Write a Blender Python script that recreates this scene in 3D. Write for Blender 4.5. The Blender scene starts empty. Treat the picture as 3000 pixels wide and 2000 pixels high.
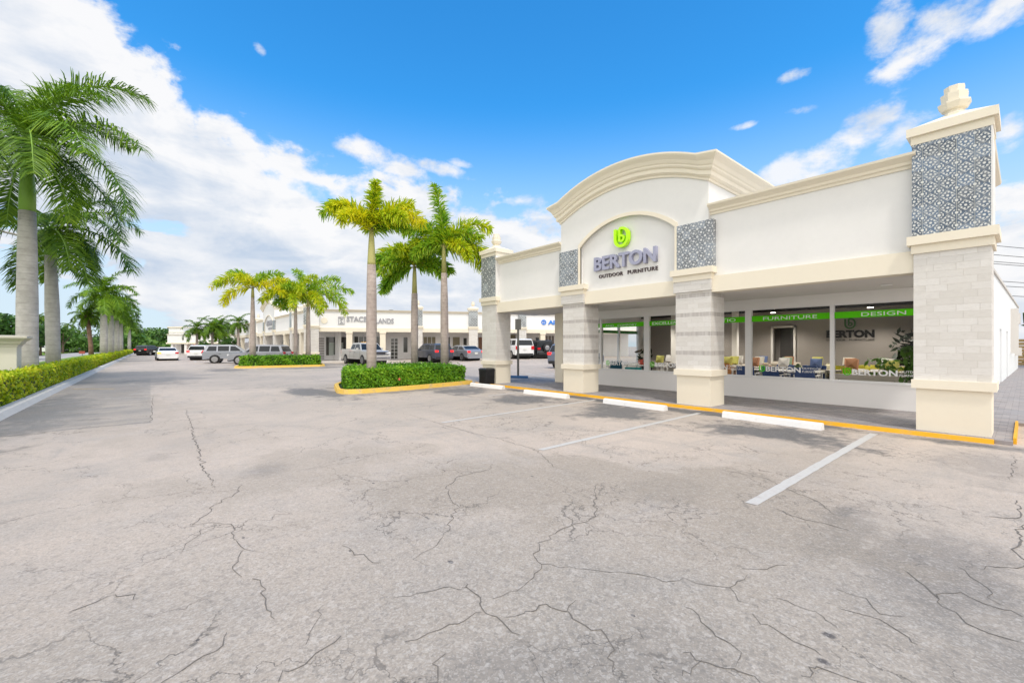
import bpy, bmesh, math, random
import numpy as np
from mathutils import Vector, Matrix
R = math.radians
rnd = random.Random(7)
scene = bpy.context.scene
COL = scene.collection

# ------------------------------------------------------------------ camera
YAW = R(40.03); CH = 1.6
SA, CA = math.sin(YAW), math.cos(YAW)
cam = bpy.data.cameras.new('camera')
cam.sensor_width = 36.0
cam.lens = 1263.8 / 3000 * 36
cam.shift_y = 13.0 / 3000
cam.clip_end = 4000
cam_o = bpy.data.objects.new('camera', cam)
cam_o.location = (0, 0, CH)
cam_o.rotation_euler = (R(90), 0, -YAW)
COL.objects.link(cam_o)
scene.camera = cam_o

def at(px, d):
    """world ground point seen at photo column px, d metres ahead of the camera"""
    r = (px - 1500) / 1263.8 * d
    return (SA * d + CA * r, CA * d - SA * r)

# ------------------------------------------------------------------ light
SUN_EL, SUN_AZ = 60.0, 205.0      # azimuth clockwise from +Y
sun = bpy.data.lights.new('sun', 'SUN')
sun.energy = 1.9; sun.angle = R(6); sun.color = (1.0, .94, .86)
sun_o = bpy.data.objects.new('sun', sun); COL.objects.link(sun_o)
sd = Vector((math.sin(R(SUN_AZ)) * math.cos(R(SUN_EL)), math.cos(R(SUN_AZ)) * math.cos(R(SUN_EL)), math.sin(R(SUN_EL))))
sun_o.rotation_euler = sd.to_track_quat('Z', 'Y').to_euler()
scene.view_settings.view_transform = 'Standard'
scene.view_settings.look = 'None'
scene.view_settings.exposure = 0.0
scene.view_settings.gamma = 1.0

# ------------------------------------------------------------------ node helper
class S:
    """a socket (or number) with arithmetic that builds Math nodes"""
    def __init__(s, nt, v): s.nt, s.v = nt, v
    def _m(s, op, *a, clamp=False):
        n = s.nt.nodes.new('ShaderNodeMath'); n.operation = op; n.use_clamp = clamp
        for i, x in enumerate((s,) + a):
            x = x.v if isinstance(x, S) else x
            if isinstance(x, (int, float)): n.inputs[i].default_value = x
            else: s.nt.links.new(x, n.inputs[i])
        return S(s.nt, n.outputs[0])
    def __add__(s, o): return s._m('ADD', o)
    __radd__ = __add__
    def __sub__(s, o): return s._m('SUBTRACT', o)
    def __rsub__(s, o): return S(s.nt, float(o))._m('SUBTRACT', s)
    def __mul__(s, o): return s._m('MULTIPLY', o)
    __rmul__ = __mul__
    def __truediv__(s, o): return s._m('DIVIDE', o)
    def __neg__(s): return s * -1.0
    def sin(s): return s._m('SINE')
    def abs(s): return s._m('ABSOLUTE')
    def fract(s): return s._m('FRACT')
    def floor(s): return s._m('FLOOR')
    def sqrt(s): return s._m('SQRT')
    def pow(s, o): return s._m('POWER', o)
    def max(s, o): return s._m('MAXIMUM', o)
    def min(s, o): return s._m('MINIMUM', o)
    def clamp(s): return s._m('ADD', 0.0, clamp=True)
    def lt(s, o): return s._m('LESS_THAN', o)
    def gt(s, o): return s._m('GREATER_THAN', o)
    def atan2(s, o): return s._m('ARCTAN2', o)
    def step(s, a, b):
        n = s.nt.nodes.new('ShaderNodeMapRange'); n.interpolation_type = 'SMOOTHSTEP'
        s.nt.links.new(s.v, n.inputs[0]); n.inputs[1].default_value = a; n.inputs[2].default_value = b
        return S(s.nt, n.outputs[0])

def xyz(nt, sock):
    n = nt.nodes.new('ShaderNodeSeparateXYZ'); nt.links.new(sock, n.inputs[0])
    return [S(nt, n.outputs[i]) for i in range(3)]
def comb(nt, x, y, z=0.0):
    n = nt.nodes.new('ShaderNodeCombineXYZ')
    for i, a in enumerate((x, y, z)):
        a = a.v if isinstance(a, S) else a
        if isinstance(a, (int, float)): n.inputs[i].default_value = a
        else: nt.links.new(a, n.inputs[i])
    return n.outputs[0]
def noise(nt, vec, scale, detail=4.0, rough=.55, dist=0.0):
    n = nt.nodes.new('ShaderNodeTexNoise'); n.inputs['Scale'].default_value = scale
    n.inputs['Detail'].default_value = detail; n.inputs['Roughness'].default_value = rough
    n.inputs['Distortion'].default_value = dist
    if vec is not None: nt.links.new(vec, n.inputs['Vector'])
    return S(nt, n.outputs['Fac'])
def mixc(nt, f, a, b):
    n = nt.nodes.new('ShaderNodeMix'); n.data_type = 'RGBA'
    for s_, x in ((n.inputs[0], f), (n.inputs[6], a), (n.inputs[7], b)):
        x = x.v if isinstance(x, S) else x
        if isinstance(x, (int, float)): s_.default_value = x
        elif isinstance(x, tuple): s_.default_value = (*x[:3], 1)
        else: nt.links.new(x, s_)
    return n.outputs[2]

# ------------------------------------------------------------------ sky
world = bpy.data.worlds.new('World'); scene.world = world; world.use_nodes = True
nt = world.node_tree; nt.nodes.clear()
sky = nt.nodes.new('ShaderNodeTexSky'); sky.sky_type = 'NISHITA'; sky.sun_disc = False
sky.sun_elevation = R(SUN_EL); sky.sun_rotation = R(SUN_AZ); sky.ozone_density = 3.0; sky.air_density = 1.0; sky.dust_density = .3
tc = nt.nodes.new('ShaderNodeTexCoord')
dx, dy, dz = xyz(nt, tc.outputs['Generated'])
fw = dx * SA + dy * CA; rt = dx * CA - dy * SA
azm = rt.atan2(fw); hor = (fw * fw + rt * rt).sqrt(); elv = dz.atan2(hor)
def ae(px, py):
    r, u = (px - 1500) / 1263.8, (1013 - py) / 1263.8
    return math.atan2(r, 1), math.atan2(u, math.hypot(r, 1))
# a cloud deck seen from below: features stretch towards the horizon
el2 = elv.max(0.0) * 1.0
cv = comb(nt, azm * 1.0, el2 * 1.5, 0.0)
n1 = noise(nt, cv, 5.0, 9.0, .58, .3)
n2 = noise(nt, comb(nt, azm + 7.3, el2 * 2.4, 3.0), 3.4, 7.0, .6, .6)
n3 = noise(nt, cv, 13.0, 8.0, .62, .1)
# upper edge of the big bank of cloud, as elevation against azimuth
pts = [(-1600, -900), (-200, -300), (300, -30), (345, 60), (480, 130), (540, 210), (560, 300), (700, 355), (760, 390), (880, 385), (905, 430), (1000, 505), (1090, 520), (1400, 590), (1700, 620), (2300, 640), (3000, 560), (3600, 300)]
ramp = nt.nodes.new('ShaderNodeFloatCurve')
cur = ramp.mapping.curves[0]
aes = [ae(*p) for p in pts]
A0, A1 = -1.25, 1.25
P = sorted(((a - A0) / (A1 - A0), min(1, max(0, e / 1.2))) for a, e in aes)
P = [p for p in P if 0 < p[0] < 1]
P = [(0.0, 1.0)] + P + [(1.0, .9)]
while len(cur.points) < len(P): cur.points.new(.5, .5)
for q, p in zip(cur.points, P): q.location = p; q.handle_type = 'VECTOR'
ramp.mapping.update()
nt.links.new(((azm - A0) / (A1 - A0)).v, ramp.inputs['Value'])
edge = S(nt, ramp.outputs[0]) * 1.2
dep = edge - elv                               # > 0 inside the bank
cov = dep * 6.5 + (n1 - .5) * 2.4 + (n3 - .5) * 1.1 + .1
# thin patches in the lower half of the bank
low = dep.step(.12, .34)
cov = cov.min(1.0) - low * (1.0 - n2.step(.40, .62)) * 1.05
for (hx, hy, rx, ry, rot, amp) in [(890, 560, 120, 30, 12, .6), (60, 760, 140, 50, 0, .7), (620, 690, 260, 26, -3, .35), (20, 610, 80, 60, 0, .6), (750, 830, 240, 50, 0, .4)]:
    a0, e0 = ae(hx, hy); k = math.cos(a0) ** 2 / 1263.8; ke = math.cos(a0) / 1263.8
    c, s_ = math.cos(R(-rot)), math.sin(R(-rot)); da, de = (azm - a0) / k, (elv - e0) / ke
    u = (da * c + de * s_) / rx; v = (de * c - da * s_) / ry
    cov = cov - ((1.0 - (u * u + v * v) * .6) * .8 + (n3 - .5) * 2.6 + (n1 - .5) * 1.2).step(.0, 1.0) * amp
blobs = [(1120, 470, 140, 30, 12, 1.0), (1300, 498, 100, 18, 12, .9), (758, 139, 24, 13, 35, .62), (1560, 590, 80, 16, 0, .7), (1150, 600, 260, 45, 10, .5),
         (2800, 45, 260, 60, -18, 1.1), (2600, 90, 70, 70, 0, .9), (2960, 10, 160, 60, -10, 1.1), (2325, 224, 50, 14, -4, .85), (2185, 368, 50, 9, -3, .85), (2345, 322, 45, 11, 5, .6),
         (2470, 430, 170, 52, -24, 1.0), (2320, 505, 190, 45, -12, .8), (2650, 390, 110, 42, -15, .75), (2950, 380, 60, 40, -15, 1.0), (2970, 430, 80, 16, -8, .8), (1600, 700, 240, 90, -14, .95), (2970, 640, 120, 60, -5, .9), (1350, 480, 40, 10, 10, .6)]
bl = None
for (bx, by, rx, ry, rot, amp) in blobs:
    a0, e0 = ae(bx, by)
    k = math.cos(a0) * math.cos(a0) / 1263.8 * 1.0
    ke = math.cos(a0) / 1263.8
    c, s_ = math.cos(R(-rot)), math.sin(R(-rot))
    da, de = (azm - a0) / k, (elv - e0) / ke
    u = (da * c + de * s_) / (rx * 1.25); v = (de * c - da * s_) / (ry * 1.35)
    m = (1.0 - (u * u + v * v)) * amp
    bm_ = (m * .95 + (n3 - .5) * 2.6 + (n1 - .5) * 1.6 - .22).step(-.05, .85) * min(1.0, .55 + amp * .45)
    bl = bm_ if bl is None else bl.max(bm_)
mask = cov.step(.0, .36).max(bl)
# haze near the horizon, always bright
hz = 1.0 - elv.step(.06, .52)
n5 = noise(nt, comb(nt, azm * 1.0 + .035, el2 * 1.5 + .05, 0.0), 5.0, 9.0, .58, .3)
lit = ((n1 - n5) * 5.0 + .55).clamp()
n6 = noise(nt, comb(nt, azm * 1.3, elv * 5.5, 5.0), 3.0, 7.0, .58, .5)
shade = (n2.step(.36, .62) * .30 + lit * .45 + n6.step(.38, .62) * .35 - .05)
deep = dep.step(.05, .3)
# sky blue: the Nishita sky, more saturated
hs = nt.nodes.new('ShaderNodeHueSaturation'); hs.inputs['Saturation'].default_value = 1.3; hs.inputs['Value'].default_value = 1.0
nt.links.new(sky.outputs[0], hs.inputs['Color'])
tint = nt.nodes.new('ShaderNodeMix'); tint.data_type = 'RGBA'; tint.blend_type = 'MULTIPLY'; tint.inputs[0].default_value = 1.0
nt.links.new(hs.outputs[0], tint.inputs[6]); tint.inputs[7].default_value = (SKY_T := (1.45, 2.75, 2.8, 1))
blue = mixc(nt, hz * .95, tint.outputs[2], (6.9, 8.0, 9.2))
CW, CG = (9.8, 9.75, 9.8), (5.5, 6.5, 8.0)
ccol = mixc(nt, (shade * 1.05 + .25 - deep * .35).clamp(), CG, CW)
skyc = mixc(nt, mask * .97, blue, ccol)
# unseen half of the sky behind the camera: overbright cloud added as fill light
bk = 1.0 - fw.step(-.25, .15)
skyc = mixc(nt, bk * .92 * n1.step(.25, .5), skyc, (19.5, 18.6, 17.4))
bg = nt.nodes.new('ShaderNodeBackground'); bg.inputs[1].default_value = .1
nt.links.new(skyc, bg.inputs[0])
wo = nt.nodes.new('ShaderNodeOutputWorld'); nt.links.new(bg.outputs[0], wo.inputs[0])

# ------------------------------------------------------------------ materials
def mat(name, col=(.5, .5, .5), rough=.6, metal=0.0, spec=.5, var=0.0, vscale=3.0, bump=0.0, bscale=40.0, emit=None, estr=1.0, coat=0.0, dirt=None):
    m = bpy.data.materials.new(name); m.use_nodes = True
    nt = m.node_tree; b = nt.nodes['Principled BSDF']
    b.inputs['Base Color'].default_value = (*col, 1); b.inputs['Roughness'].default_value = rough
    b.inputs['Metallic'].default_value = metal; b.inputs['Specular IOR Level'].default_value = spec
    b.inputs['Coat Weight'].default_value = coat; b.inputs['Coat Roughness'].default_value = .05
    tc = nt.nodes.new('ShaderNodeTexCoord')
    if var:
        n = noise(nt, tc.outputs['Object'], vscale, 5, .6); n2 = noise(nt, tc.outputs['Object'], vscale * 9, 4, .6)
        f = ((n - .5) * 2.0 + (n2 - .5)) * var
        lo = tuple(c * .55 for c in col); hi = tuple(min(1, c * 1.3) for c in col)
        c = mixc(nt, (f + .6).clamp(), lo, hi)
        c = mixc(nt, .5, c, col) if not dirt else mixc(nt, (n.step(.5, .72) * dirt[1]), mixc(nt, .5, c, col), dirt[0])
        nt.links.new(c, b.inputs['Base Color'])
    if bump:
        bp = nt.nodes.new('ShaderNodeBump'); bp.inputs['Strength'].default_value = bump; bp.inputs['Distance'].default_value = .01
        nt.links.new(noise(nt, tc.outputs['Object'], bscale, 6, .6).v, bp.inputs['Height']); nt.links.new(bp.outputs[0], b.inputs['Normal'])
    if emit:
        b.inputs['Emission Color'].default_value = (*emit, 1); b.inputs['Emission Strength'].default_value = estr
    return m

M = {}
M['stucco'] = mat('white_stucco', (.755, .747, .73), .85, var=.14, vscale=.9, bump=.25, bscale=60)
M['cream'] = mat('cream_stucco', (.81, .73, .60), .8, var=.1, vscale=1.2, bump=.15, bscale=50)
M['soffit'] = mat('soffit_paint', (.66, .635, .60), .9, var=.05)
M['inner'] = mat('storefront_stucco', (.90, .875, .855), .85, var=.08, vscale=1.0, bump=.2)
M['frame'] = mat('white_frame_metal', (.78, .78, .78), .4)
M['black'] = mat('black_paint', (.012, .012, .013), .5)
M['dark'] = mat('dark_interior', (.05, .047, .045), .8)
M['yellow'] = mat('yellow_kerb_paint', (.80, .405, .008), .65, var=.25, vscale=4, bump=.3, dirt=((.42, .33, .2), .45))
M['yellowold'] = mat('worn_yellow_paint', (.80, .52, .10), .7, var=.35, vscale=3, bump=.3, dirt=((.4, .34, .26), .6))
M['concrete'] = mat('kerb_concrete', (.60, .58, .55), .85, var=.3, vscale=2.5, bump=.3)
M['stopwhite'] = mat('white_painted_concrete', (.80, .79, .77), .75, var=.14, vscale=6, bump=.3, dirt=((.5, .47, .43), .35))
M['stopblue'] = mat('blue_painted_concrete', (.03, .12, .30), .7, var=.2)
M['linewhite'] = mat('white_line_paint', (.53, .52, .50), .75, var=.4, vscale=7, bump=.4, bscale=120, dirt=((.44, .40, .38), .7))
M['lime'] = mat('lime_green_acrylic', (.50, .93, .0), .35)
M['signgrey'] = mat('lavender_grey_letters', (.34, .35, .47), .45)
M['signgrey_side'] = mat('letter_return', (.42, .42, .52), .5)
M['lettergrey'] = mat('grey_letters', (.36, .36, .39), .5)
M['blackletter'] = mat('black_letters', (.012, .011, .012), .8, spec=.1)
M['blue'] = mat('blue_letters', (.04, .22, .72), .4)
M['decalgreen'] = mat('green_vinyl', (.10, .62, .0), .6, spec=.2)
M['decalwhite'] = mat('white_vinyl', (.85, .85, .85), .5)
M['tyre'] = mat('tyre_rubber', (.018, .018, .019), .8)
M['rim'] = mat('alloy_rim', (.42, .42, .43), .3, metal=.9)
M['chrome'] = mat('chrome', (.7, .7, .72), .12, metal=1)
M['redlamp'] = mat('red_lamp_plastic', (.55, .01, .015), .2)
M['redlit'] = mat('lit_red_lamp', (.6, .01, .01), .2, emit=(1, .03, .03), estr=1.2)
M['amberlit'] = mat('lit_amber_lamp', (.8, .35, .02), .2, emit=(1, .42, .06), estr=1.6)
M['lamp'] = mat('headlamp_lens', (.75, .77, .8), .1)
M['carglass'] = mat('tinted_car_glass', (.018, .022, .026), .12, spec=.4)
M['plastic'] = mat('black_trim_plastic', (.02, .02, .022), .6)
M['plate'] = mat('licence_plate', (.7, .72, .68), .5)
M['bark_royal'] = None
M['steel'] = mat('galvanised_steel', (.32, .30, .28), .5, metal=.3, var=.15)
M['binblack'] = mat('dark_bin_plastic', (.022, .022, .024), .45)
M['wood'] = mat('fence_wood', (.55, .36, .14), .8, var=.2)
M['redbrown'] = mat('red_brown_wood', (.30, .07, .03), .6, var=.1)
M['signback'] = mat('sign_back', (.16, .155, .14), .6)
M['wire'] = mat('power_cable', (.04, .04, .045), .6)

def car_paint(name, col, metal=.35, rough=.32):
    return mat(name, col, rough, metal=metal, coat=.8)

def glass_mat():
    m = bpy.data.materials.new('shop_glass'); m.use_nodes = True; nt = m.node_tree; nt.nodes.clear()
    tr = nt.nodes.new('ShaderNodeBsdfTransparent'); tr.inputs[0].default_value = (.90, .91, .90, 1)
    gl = nt.nodes.new('ShaderNodeBsdfGlossy'); gl.inputs['Roughness'].default_value = .01; gl.inputs[0].default_value = (.9, .9, .9, 1)
    fr = nt.nodes.new('ShaderNodeFresnel'); fr.inputs[0].default_value = 1.22
    mx = nt.nodes.new('ShaderNodeMixShader'); out = nt.nodes.new('ShaderNodeOutputMaterial')
    nt.links.new(fr.outputs[0], mx.inputs[0]); nt.links.new(tr.outputs[0], mx.inputs[1]); nt.links.new(gl.outputs[0], mx.inputs[2]); nt.links.new(mx.outputs[0], out.inputs[0])
    return m
M['glass'] = glass_mat()

def stone_mat(name, bands):
    m = mat(name, rough=.75); nt = m.node_tree; b = nt.nodes['Principled BSDF']
    tc = nt.nodes.new('ShaderNodeTexCoord'); x, y, z = xyz(nt, tc.outputs['Object'])
    v = comb(nt, x + y, z, 0.0)
    br = nt.nodes.new('ShaderNodeTexBrick'); nt.links.new(v, br.inputs['Vector'])
    br.inputs['Scale'].default_value = 1.0; br.inputs['Brick Width'].default_value = .46; br.inputs['Row Height'].default_value = .1225; br.squash = .62; br.squash_frequency = 3; br.offset = .37; br.offset_frequency = 2
    br.inputs['Mortar Size'].default_value = .004; br.inputs['Mortar Smooth'].default_value = .3; br.inputs['Bias'].default_value = 0
    br.inputs['Color1'].default_value = (.62, .595, .555, 1); br.inputs['Color2'].default_value = (.70, .68, .65, 1); br.inputs['Mortar'].default_value = (.60, .57, .53, 1)
    n = noise(nt, tc.outputs['Object'], 9, 6, .7); n2 = noise(nt, comb(nt, (x + y) * 3.0, z * 22.0, 0.0), 3, 4, .6)
    c = mixc(nt, (n2.step(.5, .68) * .55), br.outputs[0], (.54, .51, .48))
    c = mixc(nt, (n.step(.55, .75) * .35), c, (.82, .80, .77))
    if bands:
        zz = (z - 1.365) / .4975
        k = (zz.fract() * .4975).lt(.105) * z.gt(1.36) * z.lt(2.99)
        n3 = noise(nt, comb(nt, (x + y) * 4.0, (z * 6.0).floor(), 0.0), 3.0, 2, .5)
        c = mixc(nt, k * (n3.step(.3, .7) * .5 + .45), c, (.40, .37, .35))
    nt.links.new(c, b.inputs['Base Color'])
    bp = nt.nodes.new('ShaderNodeBump'); bp.inputs['Strength'].default_value = .5; bp.inputs['Distance'].default_value = .01
    h = S(nt, br.outputs['Fac']) * -1.0 + n * .5
    nt.links.new(h.v, bp.inputs['Height']); nt.links.new(bp.outputs[0], b.inputs['Normal'])
    return m
M['stone'] = stone_mat('stacked_travertine', False); M['stoneb'] = stone_mat('banded_travertine', True)

def tile_mat(name, dark, light, T=.218, lines=True, k=1.0):
    m = mat(name, rough=.3); nt = m.node_tree; b = nt.nodes['Principled BSDF']
    tc = nt.nodes.new('ShaderNodeTexCoord'); x, y, z = xyz(nt, tc.outputs['Object'])
    u = ((x + y) / T).fract() - .5; v = (z / T).fract() - .5
    r = (u * u + v * v).sqrt(); th = v.atan2(u)
    cu, cw = .5 - u.abs(), .5 - v.abs(); rc = (cu * cu + cw * cw).sqrt(); thc = cw.atan2(cu)
    flower = r.lt(.085).max(((r - .27).abs()).lt(.055) * (th * 8.0).sin().gt(-.1))
    corner = rc.lt(.10).max(((rc - .24).abs()).lt(.035) * (thc * 8.0).sin().gt(-.3))
    dia = ((u.abs() + v.abs() - .42).abs()).lt(.028)
    pat = flower.max(corner).max(dia * .7)
    if not lines:
        pat = r.lt(.14).max(rc.lt(.15)).max((r - .36).abs().lt(.04) * (th * 4.0).sin().gt(0.0))
    gr = u.abs().gt(.488 if lines else .495)
    cell = noise(nt, comb(nt, ((x + y) / T).floor() * 3.1, (z / T).floor() * 2.7, 1.0), 3.0, 0, .5)
    n = noise(nt, tc.outputs['Object'], 22, 4, .7); n2 = noise(nt, tc.outputs['Object'], 5, 3, .6)
    d = mixc(nt, cell.step(.35, .65), dark, tuple(c * 2.0 for c in dark)); d = mixc(nt, n.step(.45, .62) * .55, d, tuple(c * .42 for c in light))
    c = mixc(nt, (pat * k).clamp(), d, light)
    c = mixc(nt, gr * (.7 if lines else .3), c, (.62, .62, .52))
    c = mixc(nt, n2.step(.45, .75) * .35, c, tuple(a * .5 + b2 * .4 for a, b2 in zip(light, dark)))
    nt.links.new(c, b.inputs['Base Color'])
    return m
M['tile'] = tile_mat('blue_patterned_tile', (.055, .085, .13), (.64, .65, .63))
M['tilefar'] = tile_mat('grey_patterned_tile', (.17, .19, .205), (.55, .56, .54), .3, False)
M['tilegrey'] = tile_mat('grey_blue_tile', (.12, .14, .165), (.62, .63, .63), .20, False)

def leaf_mat(name, cols, trans=.35, rough=.5):
    m = bpy.data.materials.new(name); m.use_nodes = True; nt = m.node_tree
    b = nt.nodes['Principled BSDF']; out = nt.nodes['Material Output']
    g = nt.nodes.new('ShaderNodeNewGeometry'); rp = nt.nodes.new('ShaderNodeValToRGB')
    rp.color_ramp.elements.remove(rp.color_ramp.elements[0])
    for i, c in enumerate(cols):
        e = rp.color_ramp.elements[0] if i == 0 else rp.color_ramp.elements.new(i / (len(cols) - 1))
        e.position = i / max(1, len(cols) - 1); e.color = (*c, 1)
    tc = nt.nodes.new('ShaderNodeTexCoord'); n = noise(nt, tc.outputs['Object'], .9, 3, .6)
    f = (S(nt, g.outputs['Random Per Island']) * .6 + (n - .5) * 1.3 + .2).clamp()
    nt.links.new(f.v, rp.inputs[0]); nt.links.new(rp.outputs[0], b.inputs['Base Color'])
    b.inputs['Roughness'].default_value = rough; b.inputs['Specular IOR Level'].default_value = .35
    t = nt.nodes.new('ShaderNodeBsdfTranslucent'); nt.links.new(rp.outputs[0], t.inputs[0])
    mx = nt.nodes.new('ShaderNodeMixShader'); mx.inputs[0].default_value = trans
    nt.links.new(b.outputs[0], mx.inputs[1]); nt.links.new(t.outputs[0], mx.inputs[2]); nt.links.new(mx.outputs[0], out.inputs[0])
    return m
M['royal'] = leaf_mat('royal_palm_leaf', [(.03, .075, .006), (.07, .16, .010), (.15, .28, .015), (.28, .42, .03)], .3)
M['royal2'] = leaf_mat('bright_royal_leaf', [(.06, .14, .008), (.14, .28, .012), (.30, .46, .02)], .3)
M['fox_y'] = leaf_mat('yellow_palm_leaf', [(.28, .46, .015), (.56, .64, .015), (.78, .74, .015), (.78, .66, .02)], .45)
M['fox_g'] = leaf_mat('green_foxtail_leaf', [(.10, .24, .015), (.20, .42, .02), (.38, .56, .03), (.55, .60, .04)], .4)
M['fox_m'] = leaf_mat('yellow_green_foxtail_leaf', [(.18, .34, .015), (.38, .54, .015), (.62, .68, .02), (.80, .70, .02)], .4)
M['hedge'] = leaf_mat('hedge_leaf', [(.03, .11, .008), (.09, .25, .01), (.18, .40, .015), (.34, .55, .03)], .25)
M['hedgeL'] = leaf_mat('lime_hedge_leaf', [(.10, .20, .008), (.24, .38, .01), (.42, .55, .012), (.58, .62, .02), (.62, .48, .04)], .3)
M['tree'] = leaf_mat('broadleaf', [(.02, .06, .012), (.045, .12, .02), (.09, .19, .03)], .2)
M['tree2'] = leaf_mat('light_broadleaf', [(.04, .10, .015), (.09, .20, .03), (.16, .30, .05)], .2)
M['darkleaf'] = leaf_mat('dark_house_plant_leaf', [(.004, .009, .003), (.008, .018, .005), (.014, .03, .008)], .15)
M['hedge'].name = 'hedge_leaf'
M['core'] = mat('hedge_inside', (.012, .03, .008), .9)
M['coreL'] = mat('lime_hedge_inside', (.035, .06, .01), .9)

def trunk_mat(name, a, b_, ringf, dark=.5):
    m = mat(name, rough=.85); nt = m.node_tree; b = nt.nodes['Principled BSDF']
    tc = nt.nodes.new('ShaderNodeTexCoord'); x, y, z = xyz(nt, tc.outputs['Object'])
    n = noise(nt, tc.outputs['Object'], 3, 5, .65)
    n2 = noise(nt, comb(nt, x * 6.0, y * 6.0, z * 40.0), 1.0, 3, .6)
    ph = (z + n * .05) * ringf
    ln = ph.fract().lt(.09) * n2.step(.35, .6)
    c = mixc(nt, n.step(.3, .7), a, b_)
    c = mixc(nt, n2.step(.5, .8) * .4, c, tuple(v * 1.35 for v in b_))
    c = mixc(nt, ln * dark, c, tuple(v * .45 for v in a))
    nt.links.new(c, b.inputs['Base Color'])
    bp = nt.nodes.new('ShaderNodeBump'); bp.inputs['Strength'].default_value = .5; bp.inputs['Distance'].default_value = .02
    nt.links.new((n2 - ln).v, bp.inputs['Height']); nt.links.new(bp.outputs[0], b.inputs['Normal'])
    return m
M['trunk_royal'] = trunk_mat('royal_trunk', (.36, .345, .32), (.48, .465, .44), 4.5, .45)
M['trunk_fox'] = trunk_mat('foxtail_trunk', (.33, .27, .245), (.45, .385, .35), 6.5, .5)
M['trunk_brown'] = trunk_mat('brown_trunk', (.16, .09, .06), (.26, .16, .12), 8, .5)
M['shaft_green'] = mat('green_crownshaft', (.20, .36, .05), .45, var=.2, vscale=2)
M['shaft_olive'] = mat('olive_crownshaft', (.42, .40, .14), .5, var=.2, vscale=2)
M['bark'] = mat('bark', (.12, .085, .06), .9, var=.2, bump=.4)

def grass_mat():
    m = mat('lawn_grass', rough=.9); nt = m.node_tree; b = nt.nodes['Principled BSDF']
    tc = nt.nodes.new('ShaderNodeTexCoord')
    n = noise(nt, tc.outputs['Object'], .7, 5, .6); n2 = noise(nt, tc.outputs['Object'], 25, 4, .7)
    c = mixc(nt, n.step(.3, .7), (.09, .20, .015), (.20, .32, .03)); c = mixc(nt, n2.step(.45, .75) * .6, c, (.30, .42, .06))
    nt.links.new(c, b.inputs['Base Color'])
    bp = nt.nodes.new('ShaderNodeBump'); bp.inputs['Strength'].default_value = .8; bp.inputs['Distance'].default_value = .05
    nt.links.new(n2.v, bp.inputs['Height']); nt.links.new(bp.outputs[0], b.inputs['Normal'])
    return m
M['grass'] = grass_mat()

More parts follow.
